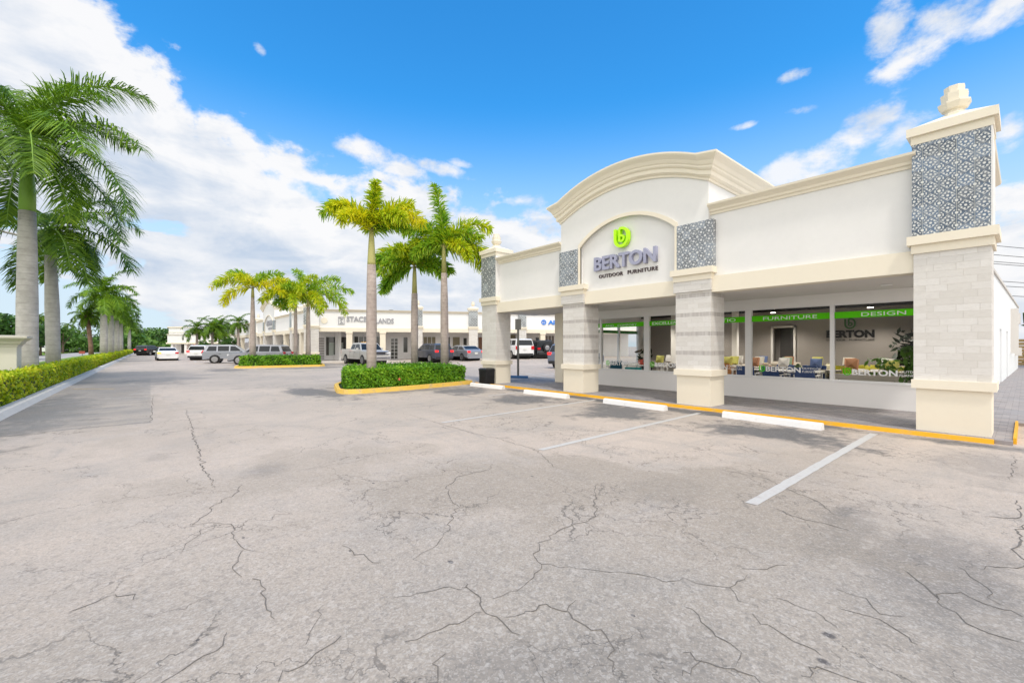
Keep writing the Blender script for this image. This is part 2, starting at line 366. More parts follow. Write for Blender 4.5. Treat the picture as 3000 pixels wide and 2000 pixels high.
def asphalt_mat():
    m = mat('weathered_asphalt', rough=.8, spec=.4); nt = m.node_tree; b = nt.nodes['Principled BSDF']
    tc = nt.nodes.new('ShaderNodeTexCoord'); P = tc.outputs['Object']; x, y, z = xyz(nt, P)
    big = noise(nt, P, .16, 5, .6, .4); mid = noise(nt, P, .9, 6, .62, .3); n4 = noise(nt, P, 5.0, 5, .6)
    st = noise(nt, comb(nt, x * 1.6, y * .35, 0.0), 1.0, 6, .6, .5); st2 = noise(nt, comb(nt, x * .45, y * 2.2, 4.0), 1.0, 5, .6, .8)
    fine = noise(nt, P, 62, 3, .75); gr = noise(nt, P, 130, 3, .8)
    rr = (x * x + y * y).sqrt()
    c = mixc(nt, (big.step(.3, .7) * .6 + rr.step(2.2, 6.5) * .5 - .05).clamp(), AC1, AC2)  # paler away from the camera: grazing sheen painted into the colour
    c = mixc(nt, mid.step(.45, .72) * .4, c, (.30, .285, .27))
    c = mixc(nt, n4.step(.5, .8) * .22, c, (.55, .51, .48))
    # long dark tyre and drip marks
    c = mixc(nt, st.step(.56, .74) * .34, c, (.22, .215, .21)); c = mixc(nt, st2.step(.58, .74) * .28, c, (.24, .23, .225))
    # stains where cars stand and water lies, darker patches beside the islands: (x, y, radius x, radius y, strength)
    w = mid * 3.0 - 1.5 + (st - .5) * 1.6; w2 = n4 * 1.2 - .6
    sm = S(nt, 0.0)._m('ADD', 0.0)
    for (sx, sy, rx, ry, a) in STAINS_AND_PATCHES:
        u = (x - sx) / rx; v = (y - sy) / ry
        d = (u * u + v * v).sqrt() + w + w2
        sm = sm.max((1.0 - d.step(.45, 1.35)) * min(1.0, a * 1.15))
    c = mixc(nt, sm, c, (.105, .107, .112))
    c2 = S(nt, 0.0)._m('ADD', 0.0)
    for (sx, sy, rx, ry, a) in STAINS2:
        u = (x - sx) / rx; v = (y - sy) / ry
        d = (u * u + v * v).sqrt() + w * 1.0 + w2 * .5
        c2 = c2.max((1.0 - d.step(.5, 1.2)) * a)
    c = mixc(nt, c2, c, (.31, .265, .215))
    for (sx, sy, q) in [(1.71, 2.74, .022), (2.88, .70, .026), (2.62, .66, .024), (1.2, 3.4, .012), (2.2, 1.5, .012), (.6, 4.2, .012), (3.6, 3.9, .014), (2.0, 4.9, .015), (.2, 2.9, .010), (4.9, 3.1, .014)]:
        d = (((x - sx) * (x - sx)) + ((y - sy) * (y - sy)) * .5).sqrt() + (n4 - .5) * .03
        c = mixc(nt, (1.0 - d.step(q * .6, q * 1.2)) * .85, c, (.06, .055, .06))
    # aggregate
    px_ = (x.gt(-2.5) * (x + (n4 - .5) * .25).lt(.03)) * ((y + (n4 - .5) * .3).gt(11.75)) * y.lt(27.0)
    c = mixc(nt, px_ * (mid.step(.3, .7) * .35 + st2.step(.4, .65) * .35 + .05).clamp(), c, (.21, .205, .195))
    vc = nt.nodes.new('ShaderNodeTexVoronoi'); vc.inputs['Scale'].default_value = 95; nt.links.new(P, vc.inputs['Vector'])
    cr = xyz(nt, vc.outputs['Color'])[0]
    vc3 = nt.nodes.new('ShaderNodeTexVoronoi'); vc3.inputs['Scale'].default_value = 38; nt.links.new(P, vc3.inputs['Vector'])
    cr3 = xyz(nt, vc3.outputs['Color'])[1]
    near = 1.0 - rr.step(2.0, 9.0) * .55
    c = mixc(nt, cr.step(.55, .9) * .24 * near, c, (.14, .14, .135)); c = mixc(nt, (1.0 - cr.step(.1, .3)) * .15 * near, c, (.80, .77, .73))
    c = mixc(nt, cr3.step(.8, .95) * .25 * near, c, (.12, .12, .12)); c = mixc(nt, (1.0 - cr3.step(.05, .15)) * .14 * near, c, (.78, .75, .72))
    c = mixc(nt, fine.step(.48, .62) * .25, c, (.20, .19, .18))
    # hairline cracks
    wv = comb(nt, x + (mid - .5) * 1.6 + (n4 - .5) * .25, y + (st - .5) * 1.0 + (n4 - .5) * .25, 0.0)
    vo = nt.nodes.new('ShaderNodeTexVoronoi'); vo.feature = 'DISTANCE_TO_EDGE'; vo.inputs['Scale'].default_value = 1.15
    nt.links.new(wv, vo.inputs['Vector']); e = S(nt, vo.outputs[0])
    vo2 = nt.nodes.new('ShaderNodeTexVoronoi'); vo2.feature = 'DISTANCE_TO_EDGE'; vo2.inputs['Scale'].default_value = 3.1
    nt.links.new(wv, vo2.inputs['Vector']); e2 = S(nt, vo2.outputs[0])
    brk = noise(nt, P, .6, 3, .5)
    ck = (1.0 - e.step(.0015, .010)) * brk.step(.40, .56) * .6
    ck2 = (1.0 - e2.step(.003, .022)) * brk.step(.46, .62) * .5 * (x * .35 - y * .30 + .6).step(-.8, .8)
    ckk = ck.max(ck2)
    c = mixc(nt, ckk, c, (.07, .065, .06))
    nt.links.new(c, b.inputs['Base Color'])
    b.inputs['Roughness'].default_value = .72
    bp = nt.nodes.new('ShaderNodeBump'); bp.inputs['Strength'].default_value = .45; bp.inputs['Distance'].default_value = .006
    nt.links.new((fine * .6 + gr * .8 - ckk * 1.5).v, bp.inputs['Height']); nt.links.new(bp.outputs[0], b.inputs['Normal'])
    return m
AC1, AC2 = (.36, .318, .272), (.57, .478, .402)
M['lineyellow'] = mat('faded_yellow_line', (.62, .45, .22), .8, var=.3, vscale=8, dirt=((.42, .37, .33), .9))
STAINS_AND_PATCHES = [(8.9, 3.1, 1.0, 1.3, .8), (8.8, 6.4, 1.0, 1.2, .75), (8.6, 9.7, 1.1, 1.3, .75), (8.7, 13.0, 1.3, 1.2, .7), (10.2, 8, .35, 9, .85), (10.25, .5, .3, 2.5, .5),
          (7.5, 14.1, 3.2, .55, .55), (4.5, 15.6, .8, 2.2, .7), (3.9, 34.5, 1.2, 2.5, .6), (9.8, 33.5, 3.5, 1.2, .6),
          (-1.9, 15.5, .8, 4.5, .75), (-1.0, 21.5, 1.2, 4.5, .4), (.2, 24.0, 1.2, 1.5, .4), (4.3, .45, 1.0, .5, .42), (4.6, 1.0, .9, .25, .4), (8.8, .3, 1.2, .6, .3), (1.1, 6.3, .35, .35, .3), (5.0, 1.12, .45, .10, .6), (4.3, 2.5, .5, .4, .25), (1.4, 1.2, .9, .5, .25), (3.4, -.3, 1.5, .6, .3), (.1, 8.0, .2, .3, .2)]
STAINS2 = [(3.0, 4.3, 1.6, 1.1, .55), (3.9, 3.3, 1.2, 1.3, .6), (4.7, 2.3, 1.3, 1.0, .65), (4.4, 1.4, 1.1, .9, .6), (1.7, 6.1, 1.6, 1.0, .4), (6.5, 2.0, 1.4, .8, .3), (0.5, 9.5, 1.0, 2.5, .25), (-.8, 14.5, 1.5, 5, .35)]
M['asphalt'] = asphalt_mat()

def paver_mat():
    m = mat('grey_pavers', rough=.8); nt = m.node_tree; b = nt.nodes['Principled BSDF']
    tc = nt.nodes.new('ShaderNodeTexCoord'); x, y, z = xyz(nt, tc.outputs['Object'])
    br = nt.nodes.new('ShaderNodeTexBrick'); nt.links.new(comb(nt, y, x, 0.0), br.inputs['Vector'])
    br.inputs['Scale'].default_value = 1; br.inputs['Brick Width'].default_value = .22; br.inputs['Row Height'].default_value = .11
    br.inputs['Mortar Size'].default_value = .004; br.inputs['Color1'].default_value = (.21, .20, .205, 1); br.inputs['Color2'].default_value = (.36, .335, .33, 1)
    br.inputs['Mortar'].default_value = (.13, .125, .125, 1)
    n = noise(nt, tc.outputs['Object'], 1.2, 5, .6); cl = noise(nt, comb(nt, (x / .11).floor() * 3.7, (y / .22).floor() * 2.3, 0.0), 1.7, 1, .5)
    c = mixc(nt, cl.step(.4, .65) * .55, br.outputs[0], (.36, .31, .30)); c = mixc(nt, n.step(.4, .7) * .4, c, (.27, .28, .31))
    nt.links.new(c, b.inputs['Base Color'])
    bp = nt.nodes.new('ShaderNodeBump'); bp.inputs['Strength'].default_value = .4; bp.inputs['Distance'].default_value = .005
    nt.links.new((S(nt, br.outputs['Fac']) * -1.0).v, bp.inputs['Height']); nt.links.new(bp.outputs[0], b.inputs['Normal'])
    return m
M['paver'] = paver_mat()
M['road'] = mat('road_asphalt', (.40, .385, .375), .85, var=.2, vscale=.4, bump=.3, bscale=60)
M['crack'] = mat('crack_void', (.16, .145, .13), .95)
def sign_letters(): pass
CRACKS = [(1,[(3.57,4.65),(3.35,4.46),(3.14,4.49),(2.88,4.47),(2.65,4.28),(2.48,4.03),(2.37,3.69),(2.19,3.51),(2.16,3.41),(2.04,3.33),(2.00,3.22),(1.88,3.14),(1.72,3.02),(1.51,2.95),(1.54,2.83)]),
(1.2,[(3.95,3.18),(3.74,3.05),(3.59,2.89),(3.49,2.85),(3.32,2.68),(3.13,2.59),(2.85,2.60),(2.57,2.58),(2.40,2.51),(2.27,2.44),(2.23,2.38),(2.20,2.28),(2.07,2.22),(1.90,2.15),(1.80,2.16),(1.66,2.17)]),
(0.9,[(2.20,2.28),(2.33,2.13),(2.43,1.98),(2.55,1.85),(2.62,1.75),(2.67,1.59),(2.70,1.56),(2.82,1.52),(2.85,1.38),(2.94,1.26),(2.89,1.20),(2.83,1.16),(2.86,1.05)]),
(1,[(2.94,1.26),(3.06,1.26),(3.19,1.25)]),
(1.3,[(1.64,2.41),(1.61,2.38),(1.61,2.27),(1.61,2.23),(1.57,2.18),(1.54,2.08),(1.57,2.01),(1.56,1.91),(1.57,1.80)]),
(0.9,[(1.61,2.38),(1.56,2.38),(1.49,2.48),(1.37,2.51),(1.28,2.53),(1.17,2.59)]),
(1.1,[(1.53,2.10),(1.40,2.10),(1.32,2.13),(1.19,2.14),(1.06,2.16)]),
(1.3,[(1.61,1.97),(1.72,1.93),(1.77,1.91),(1.84,1.93),(1.88,1.87),(1.93,1.77),(1.90,1.71),(1.91,1.62),(1.95,1.54),(1.90,1.44),(1.84,1.39),(1.80,1.34),(1.76,1.32),(1.74,1.27)]),
(0.7,[(1.93,1.78),(2.06,1.82)]),
(0.9,[(1.18,3.53),(1.21,3.36),(1.26,3.27),(1.26,3.10),(1.30,3.05)]),
(0.8,[(4.62,10.24),(4.61,8.86),(4.56,7.63),(4.54,6.12),(4.63,5.94),(4.57,5.30),(4.54,4.79),(4.08,4.00),(4.10,3.63),(4.38,3.55)]),
(1.2,[(1.00,1.83),(1.08,1.85),(1.09,1.92),(1.18,1.94)]),
(1.4,[(0.69,13.54),(0.65,10.55),(0.58,9.34),(0.59,8.40),(0.55,7.54),(0.54,6.67),(0.56,5.87)]),
(0.9,[(0.82,5.81),(0.71,5.52),(0.50,5.26),(0.42,5.00),(0.29,4.80)]),
(0.9,[(0.29,4.82),(0.56,4.59),(0.57,4.42),(0.53,4.24),(0.57,3.96),(0.66,3.84)]),
(0.8,[(0.56,3.94),(0.51,3.82),(0.46,3.70),(0.49,3.49)]),
(1.2,[(0.54,3.42),(0.57,3.28),(0.55,3.19),(0.55,3.04),(0.56,2.92),(0.56,2.83)]),
(1.1,[(0.04,2.64),(0.13,2.68),(0.21,2.73),(0.30,2.76),(0.33,2.87)]),
(1.1,[(0.47,2.29),(0.52,2.33),(0.60,2.33),(0.72,2.39),(0.81,2.43)]),
(0.9,[(-0.37,3.70),(-0.27,3.73),(-0.17,3.77),(-0.07,3.69),(-0.08,3.62)]),
(0.7,[(0.64,2.48),(0.67,2.53),(0.82,2.79)]),
(0.7,[(0.39,4.62),(0.27,4.43),(0.19,4.21)]),
(1.4,[(0.09,17.99),(0.04,14.09),(-0.00,11.86),(-0.69,11.79),(-1.39,11.70),(-2.02,11.62)]),
(1.4,[(2.13,1.15),(2.13,1.08),(2.17,0.99),(2.22,0.93),(2.24,0.85),(2.22,0.81)]),
(1,[(2.15,1.06),(2.02,1.05),(1.98,1.07)]),
(1,[(2.51,1.35),(2.50,1.25),(2.43,1.16),(2.39,1.10),(2.39,1.02),(2.31,0.94),(2.24,0.93)]),
(0.9,[(2.76,1.05),(2.69,0.98),(2.71,0.92),(2.67,0.81),(2.68,0.75),(2.66,0.68)]),
(0.8,[(3.05,1.02),(3.05,0.92),(3.07,0.81),(3.02,0.75),(2.99,0.69)]),
(0.9,[(3.46,0.80),(3.48,0.65),(3.34,0.56),(3.42,0.46)]),
(1,[(3.22,0.73),(3.26,0.60),(3.25,0.51),(3.19,0.41),(3.15,0.37)]),
(1.2,[(4.11,0.54),(3.96,0.43),(3.82,0.35),(3.94,0.34),(4.04,0.27),(3.97,0.17),(3.97,0.08),(3.95,0.01)]),
(1,[(3.82,0.35),(3.73,0.33),(3.65,0.24),(3.59,0.17),(3.59,0.07),(3.60,0.01)]),
(0.8,[(4.49,0.32),(4.30,0.20),(4.03,0.10)]),
(0.8,[(9.57,0.10),(7.90,0.12)]),
(1.2,[(6.88,0.06),(6.41,0.03),(6.20,0.04),(6.02,0.22)]),
(1.4,[(5.99,0.01),(5.73,0.04),(5.49,0.02),(5.20,0.07),(5.04,0.02),(4.85,0.01),(4.58,0.19)]),
(0.9,[(5.67,2.52),(5.67,2.26),(5.70,2.01),(5.59,1.88),(5.42,1.64),(5.25,1.36),(4.98,1.17)]),
(1.4,[(4.71,1.57),(4.64,1.46),(4.62,1.31),(4.66,1.13),(4.65,0.99)]),
(0.9,[(3.26,1.31),(3.39,1.19),(3.46,1.18),(3.56,1.12)]),
(1.1,[(2.42,0.70),(2.49,0.67),(2.53,0.67),(2.57,0.58),(2.60,0.49)])]
# ------------------------------------------------------------------ geometry helpers
class MB:
    def __init__(s): s.v, s.f = [], []
    def add(s, vs, fs):
        o = len(s.v); s.v += [tuple(p) for p in vs]; s.f += [tuple(i + o for i in f) for f in fs]; return s
    def box(s, x0, x1, y0, y1, z0, z1):
        vs = [(x, y, z) for z in (z0, z1) for y in (y0, y1) for x in (x0, x1)]
        return s.add(vs, [(0, 2, 3, 1), (4, 5, 7, 6), (0, 1, 5, 4), (2, 6, 7, 3), (0, 4, 6, 2), (1, 3, 7, 5)])
    def frust(s, cx, cy, z0, w0, d0, z1, w1, d1):
        vs = [(cx - w0 / 2, cy - d0 / 2, z0), (cx + w0 / 2, cy - d0 / 2, z0), (cx + w0 / 2, cy + d0 / 2, z0), (cx - w0 / 2, cy + d0 / 2, z0),
              (cx - w1 / 2, cy - d1 / 2, z1), (cx + w1 / 2, cy - d1 / 2, z1), (cx + w1 / 2, cy + d1 / 2, z1), (cx - w1 / 2, cy + d1 / 2, z1)]
        return s.add(vs, [(3, 2, 1, 0), (4, 5, 6, 7), (0, 1, 5, 4), (1, 2, 6, 5), (2, 3, 7, 6), (3, 0, 4, 7)])
    def lathe(s, prof, cx=0, cy=0, n=16, ph=0.0):
        o = len(s.v)
        for r, z in prof:
            for i in range(n):
                a = 2 * math.pi * i / n + ph; s.v.append((cx + r * math.cos(a), cy + r * math.sin(a), z))
        m = len(prof)
        for j in range(m - 1):
            for i in range(n):
                k = (i + 1) % n; s.f.append((o + j * n + i, o + j * n + k, o + (j + 1) * n + k, o + (j + 1) * n + i))
        s.f.append(tuple(o + i for i in range(n))[::-1]); s.f.append(tuple(o + (m - 1) * n + i for i in range(n)))
        return s
    def tube(s, path, rad, n=8, cap=True):
        path = [Vector(p) for p in path]; o = len(s.v)
        rs = rad if isinstance(rad, (list, tuple)) else [rad] * len(path)
        up = Vector((0, 0, 1)); 
        for i, p in enumerate(path):
            t = (path[min(i + 1, len(path) - 1)] - path[max(i - 1, 0)]).normalized()
            a = t.cross(up if abs(t.z) < .95 else Vector((1, 0, 0))).normalized(); b = t.cross(a)
            for k in range(n):
                th = 2 * math.pi * k / n; q = p + (a * math.cos(th) + b * math.sin(th)) * rs[i]; s.v.append(tuple(q))
        for j in range(len(path) - 1):
            for i in range(n):
                k = (i + 1) % n; s.f.append((o + j * n + i, o + j * n + k, o + (j + 1) * n + k, o + (j + 1) * n + i))
        if cap:
            s.f.append(tuple(o + i for i in range(n))[::-1]); s.f.append(tuple(o + (len(path) - 1) * n + i for i in range(n)))
        return s
    def prism(s, poly, axis, a, b):
        """poly of 2-D points extruded from a to b along axis (0 x: poly is (y,z); 1 y: (x,z); 2 z: (x,y))"""
        def P(p, t): return (t, p[0], p[1]) if axis == 0 else ((p[0], t, p[1]) if axis == 1 else (p[0], p[1], t))
        n = len(poly); vs = [P(p, a) for p in poly] + [P(p, b) for p in poly]
        fs = [tuple(range(n))[::-1], tuple(range(n, 2 * n))] + [(i, (i + 1) % n, n + (i + 1) % n, n + i) for i in range(n)]
        return s.add(vs, fs)
    def sweep(s, path, outs, prof, close_prof=True):
        """profile points (out, up) carried along a path with horizontal out vectors"""
        o = len(s.v); m = len(prof)
        for p, q in zip(path, outs):
            for (a, u) in prof: s.v.append((p[0] + q[0] * a, p[1] + q[1] * a, p[2] + u))
        for j in range(len(path) - 1):
            for i in range(m if close_prof else m - 1):
                k = (i + 1) % m; s.f.append((o + j * m + i, o + j * m + k, o + (j + 1) * m + k, o + (j + 1) * m + i))
        s.f.append(tuple(o + i for i in range(m))[::-1]); s.f.append(tuple(o + (len(path) - 1) * m + i for i in range(m)))
        return s
    def stroke(s, pts, w, x0, x1, closed=False):
        """flat band of width w along 2-D points (y', z), between depths x0 and x1, facing -x"""
        n = len(pts); L, Rr = [], []
        for i in range(n):
            p = Vector(pts[i]); a = Vector(pts[i - 1]) if i > 0 else p; b = Vector(pts[i + 1]) if i < n - 1 else p
            t = (b - a).normalized(); nn = Vector((-t.y, t.x)) * w / 2
            L.append(p + nn); Rr.append(p - nn)
        for i in range(n - 1):
            s.prism([tuple(L[i]), tuple(L[i + 1]), tuple(Rr[i + 1]), tuple(Rr[i])], 0, x0, x1)
        return s
    def build(s, name, m=None, parent=None, smooth=False, fixn=True):
        me = bpy.data.meshes.new(name); me.from_pydata(s.v, [], s.f)
        if fixn:
            bm = bmesh.new(); bm.from_mesh(me); bmesh.ops.recalc_face_normals(bm, faces=bm.faces); bm.to_mesh(me); bm.free()
        if m: me.materials.append(m)
        if smooth: me.shade_smooth()
        o = bpy.data.objects.new(name, me); COL.objects.link(o)
        if parent: o.parent = parent
        return o

def quads(name, V, m, parent=None, k=4):
    """V: (n, k, 3) array of separate k-gons"""
    V = np.asarray(V, np.float32); n = V.shape[0]
    me = bpy.data.meshes.new(name)
    me.vertices.add(n * k); me.vertices.foreach_set('co', V.reshape(-1))
    me.loops.add(n * k); me.loops.foreach_set('vertex_index', np.arange(n * k, dtype=np.int32))
    me.polygons.add(n); me.polygons.foreach_set('loop_start', np.arange(0, n * k, k, dtype=np.int32)); me.polygons.foreach_set('loop_total', np.full(n, k, np.int32))
    me.update(); me.materials.append(m)
    o = bpy.data.objects.new(name, me); COL.objects.link(o)
    if parent: o.parent = parent
    return o

def grid_mesh(name, xs, ys, zf, m):
    vs = [(x, y, zf(x, y)) for y in ys for x in xs]; nx = len(xs)
    fs = [(j * nx + i, j * nx + i + 1, (j + 1) * nx + i + 1, (j + 1) * nx + i) for j in range(len(ys) - 1) for i in range(nx - 1)]
    return MB().add(vs, fs).build(name, m)

def tag(o, label=None, cat=None, group=None, kind=None):
    if label: o['label'] = label
    if cat: o['category'] = cat
    if group: o['group'] = group
    if kind: o['kind'] = kind
    return o
def empty(name, loc=(0, 0, 0), rz=0.0, label=None, cat=None, group=None):
    o = bpy.data.objects.new(name, None); o.empty_display_size = .3; COL.objects.link(o)
    o.location = loc; o.rotation_euler = (0, 0, rz); return tag(o, label, cat, group)
def kids(o): return [c for c in bpy.data.objects if c.parent == o]
def copy_tree(o, parent=None):
    c = o.copy(); COL.objects.link(c)
    if parent: c.parent = parent
    for ch in kids(o): copy_tree(ch, c)
    return c
def place(o, loc, rz, label=None):
    o.location = loc; o.rotation_euler = (0, 0, rz)
    if label: o['label'] = label
    return o

FACE = Matrix(((0, 0, -1, 0), (-1, 0, 0, 0), (0, 1, 0, 0), (0, 0, 0, 1)))   # text read from -x, running towards -y
def text(s, name, size_h, width, y_left, z_base, x, m, parent, depth=.002, bold=0.0, track=1.0, basis=FACE, stretch=True):
    """lettering as a mesh: cap height size_h, total width, left end and baseline given"""
    cu = bpy.data.curves.new(name, 'FONT'); cu.body = s; cu.size = 1.0; cu.extrude = .5; cu.offset = bold; cu.space_character = track
    cu.resolution_u = 3
    tmp = bpy.data.objects.new('tmp_text', cu); COL.objects.link(tmp)
    dg = bpy.context.evaluated_depsgraph_get(); me = bpy.data.meshes.new_from_object(tmp.evaluated_get(dg))
    bpy.data.objects.remove(tmp)
    n = len(me.vertices); co = np.empty(n * 3, np.float32); me.vertices.foreach_get('co', co); co = co.reshape(-1, 3)
    lo, hi = co.min(0), co.max(0)
    cap = .729 * 1.0
    co[:, 0] = (co[:, 0] - lo[0]) / (hi[0] - lo[0]) * width
    co[:, 1] = co[:, 1] / cap * size_h
    co[:, 2] = (co[:, 2] - lo[2]) / (hi[2] - lo[2]) * depth
    out = np.empty_like(co)
    out[:, 0] = x - co[:, 2]; out[:, 1] = y_left - co[:, 0]; out[:, 2] = z_base + co[:, 1]
    if basis is not FACE:
        tmpv = out.copy(); out = basis(tmpv)
    me.vertices.foreach_set('co', out.reshape(-1)); me.update(); me.name = name
    me.materials.clear(); me.materials.append(m)
    o = bpy.data.objects.new(name, me); COL.objects.link(o)
    if parent: o.parent = parent
    return o

def arc(cx, cz, r, a0, a1, n):
    return [(cx + r * math.cos(R(a0 + (a1 - a0) * i / n)), cz + r * math.sin(R(a0 + (a1 - a0) * i / n))) for i in range(n + 1)]

def emblem(name, yc, zc, h, x, depth, m, parent):
    """the shop's mark: a letter b coiled inside a round bowl. drawn left to right = +y to -y"""
    k = h / 2.0; f = lambda p: (yc - p[0] * k, zc + p[1] * k); b = MB()
    outer = [(-.82, 1.0), (-.82, -.12)] + arc(0, -.15, .82, 180, 360, 14)[1:] + [(.82, .2)] + arc(.02, .2, .8, 0, 84, 8)[1:] + [(-.22, .98)]
    b.stroke([f(p) for p in outer], .30 * k, x - depth, x)
    inner = [(-.22, 1.0), (-.22, -.42), (.05, -.42)] + arc(.05, -.12, .30, -90, 90, 8) + [(-.1, .18)]
    b.stroke([f(p) for p in inner], .24 * k, x - depth * .98, x - .0005)
    return b.build(name, m, parent)

def leaves(rs, P, N, size, aspect=1.7, jit=.9):
    """leaf quads at points P, roughly facing N"""
    n = len(P)
    N = N + rs.normal(0, jit, (n, 3)); N /= np.linalg.norm(N, axis=1)[:, None] + 1e-9
    A = np.cross(N, rs.normal(0, 1, (n, 3))); A /= np.linalg.norm(A, axis=1)[:, None] + 1e-9
    B = np.cross(N, A); s = size * rs.uniform(.6, 1.35, (n, 1))
    a, b = A * s * aspect / 2, B * s / 2
    return np.stack([P - a, P - a * .1 + b, P + a, P - a * .1 - b], 1)

# ------------------------------------------------------------------ ground
def sm(a, b, t):
    t = max(0.0, min(1.0, (t - a) / (b - a))); return t * t * (3 - 2 * t)
def gz(x, y): return .30 * sm(14, 28, x) * sm(15, 30, y) * (1 - sm(60, 120, y))
xs = [-700, -300, -120, -60, -30, -12, -6, 0, 6, 12] + [14 + i for i in range(0, 17)] + [34, 40, 50, 80, 150, 300, 700]
ys = [-500, -200, -60, -20, 0, 8, 14] + [15 + i for i in range(0, 17)] + [34, 40, 50, 60, 75, 90, 105, 120, 200, 400, 900]
tag(grid_mesh('ground', xs, ys, gz, M['asphalt']), kind='structure')

# cracks in the asphalt, lying in the surface as ragged dark slits
rc = random.Random(3); cb = MB()
for w, pts in CRACKS:
    full = []
    for (a, b) in zip(pts[:-1], pts[1:]):
        d = math.dist(a, b); n = max(2, min(14, int(d / .06)))
        for i in range(n):
            t = i / n; j = .016 if 0 < i else 0
            full.append((a[0] + (b[0] - a[0]) * t + rc.gauss(0, j), a[1] + (b[1] - a[1]) * t + rc.gauss(0, j)))
    full.append(pts[-1]); n = len(full); o = len(cb.v)
    for i, p in enumerate(full):
        a = full[max(0, i - 1)]; b = full[min(n - 1, i + 1)]; dx, dy = b[0] - a[0], b[1] - a[1]; l = math.hypot(dx, dy) + 1e-6
        dist = math.hypot(p[0], p[1])
        ww = w * rc.uniform(.0014, .0044) * min(1.6, .55 + dist * .15) * math.sin(math.pi * min(1, max(.08, (i + .5) / n * 1.0))) ** .35
        cb.v += [(p[0] - dy / l * ww, p[1] + dx / l * ww, .003), (p[0] + dy / l * ww, p[1] - dx / l * ww, .003)]
    for i in range(n - 1): cb.f.append((o + 2 * i, o + 2 * i + 1, o + 2 * i + 3, o + 2 * i + 2))
tag(cb.build('pavement_crack', M['crack']), kind='structure')

# pavement of pavers in front of and beside the shop
sw = MB(); sw.prism([(10.58, .13), (13.9, .13), (13.9, 15.1), (10.58, 15.1)], 2, -.02, .066)
sw.prism([(13.9, -.45), (60, -1.6), (60, .4), (13.9, .9)], 2, -.02, .063)
sw.prism([(13.3, -.05), (13.9, -.3), (13.9, .13), (13.3, .13)], 2, -.02, .063)
tag(sw.build('sidewalk', M['paver']), kind='structure')
k = MB(); k.prism([(10.49, -.03), (10.515, .072), (10.58, .072), (10.58, -.03)], 1, .33, 14.95)
k2 = MB(); k2.prism([(.09, -.03), (.095, .10), (.13, .10), (.13, -.03)], 0, 10.78, 13.3)
tag(k.build('kerb', M['yellow']), 'narrow bright yellow painted kerb along the shop pavement', 'kerb', kind='structure')
tag(k2.build('kerb', M['yellow']), kind='structure')

def stripe(x0, y0, x1, y1, w=.11):
    dx, dy = x1 - x0, y1 - y0; l = math.hypot(dx, dy); nx, ny = -dy / l * w / 2, dx / l * w / 2
    b = MB(); n = 40; r = random.Random(int(y0 * 10))
    L = [(x0 + dx * i / n + nx + r.gauss(0, .002), y0 + dy * i / n + ny + r.gauss(0, .003), .0045) for i in range(n + 1)]
    Q = [(x0 + dx * i / n - nx + r.gauss(0, .002), y0 + dy * i / n - ny + r.gauss(0, .003), .0045) for i in range(n + 1)]
    b.add(L + Q, [(i, i + 1, n + 2 + i, n + 1 + i) for i in range(n)])
    return tag(b.build('parking_line', M['linewhite']), kind='structure')
stripe(4.66, 7.82, 10.1, 8.2); stripe(4.60, 4.80, 10.02, 5.0); stripe(4.66, 1.786, 10.12, 1.777, .115); stripe(8.3, 11.05, 9.9, 11.25, .1)
tag(stripe(-2.2, 22.8, -1.0, 21.9, .12), kind='structure').data.materials[0] = M['lineyellow']
# hatched access aisle behind the porch
for i in range(7): stripe(14.6 + i * .75, 15.6, 15.9 + i * .75, 18.6, .12)
for i in range(5): stripe(3.5 + i * 2.9, 52.5 - i * 1.2, 3.7 + i * 2.9, 57.5 - i * 1.2, .11)

# wheel stops
def wheel_stop(L=1.9, m='stopwhite'):
    t = MB(); prof = [(-.085, 0), (-.06, .105), (-.03, .13), (.03, .13), (.06, .105), (.085, 0)]
    t.prism(prof, 1, -L / 2, L / 2)
    return t.build('wheel_stop', M[m])
stops = [(9.86, 3.43, R(3), 'white concrete wheel stop nearest the tall corner pillar, with a chipped end'), (9.78, 6.66, R(1), 'white wheel stop in front of the banded pillar, second nearest'),
         (9.74, 9.92, R(-2), 'white wheel stop in front of the second banded pillar from the left'), (9.95, 13.35, R(-4), 'white wheel stop beside the hedge island and the black bin')]
w0 = wheel_stop()
for i, (x, y, a, l) in enumerate(stops):
    o = w0 if i == 0 else w0.copy()
    if i: COL.objects.link(o)
    place(o, (x, y, 0), -a, l); tag(o, None, 'wheel stop', 'white concrete wheel stops')
o = wheel_stop(1.05, 'stopblue'); place(o, (13.97, 16.2, 0), R(34), 'blue painted wheel stop at the foot of the sign post behind the porch'); tag(o, None, 'wheel stop')
for i, (x, y) in enumerate([(9.4, 42.4), (17.6, 39.7)]):
    o = w0.copy(); COL.objects.link(o); place(o, (x, y, gz(x, y)), R(90 - 26 + 90), ['white wheel stop in front of the pickup truck by the far shop window', 'white wheel stop between the pickup truck and the dark blue car'][i]); tag(o, None, 'wheel stop', 'white concrete wheel stops')

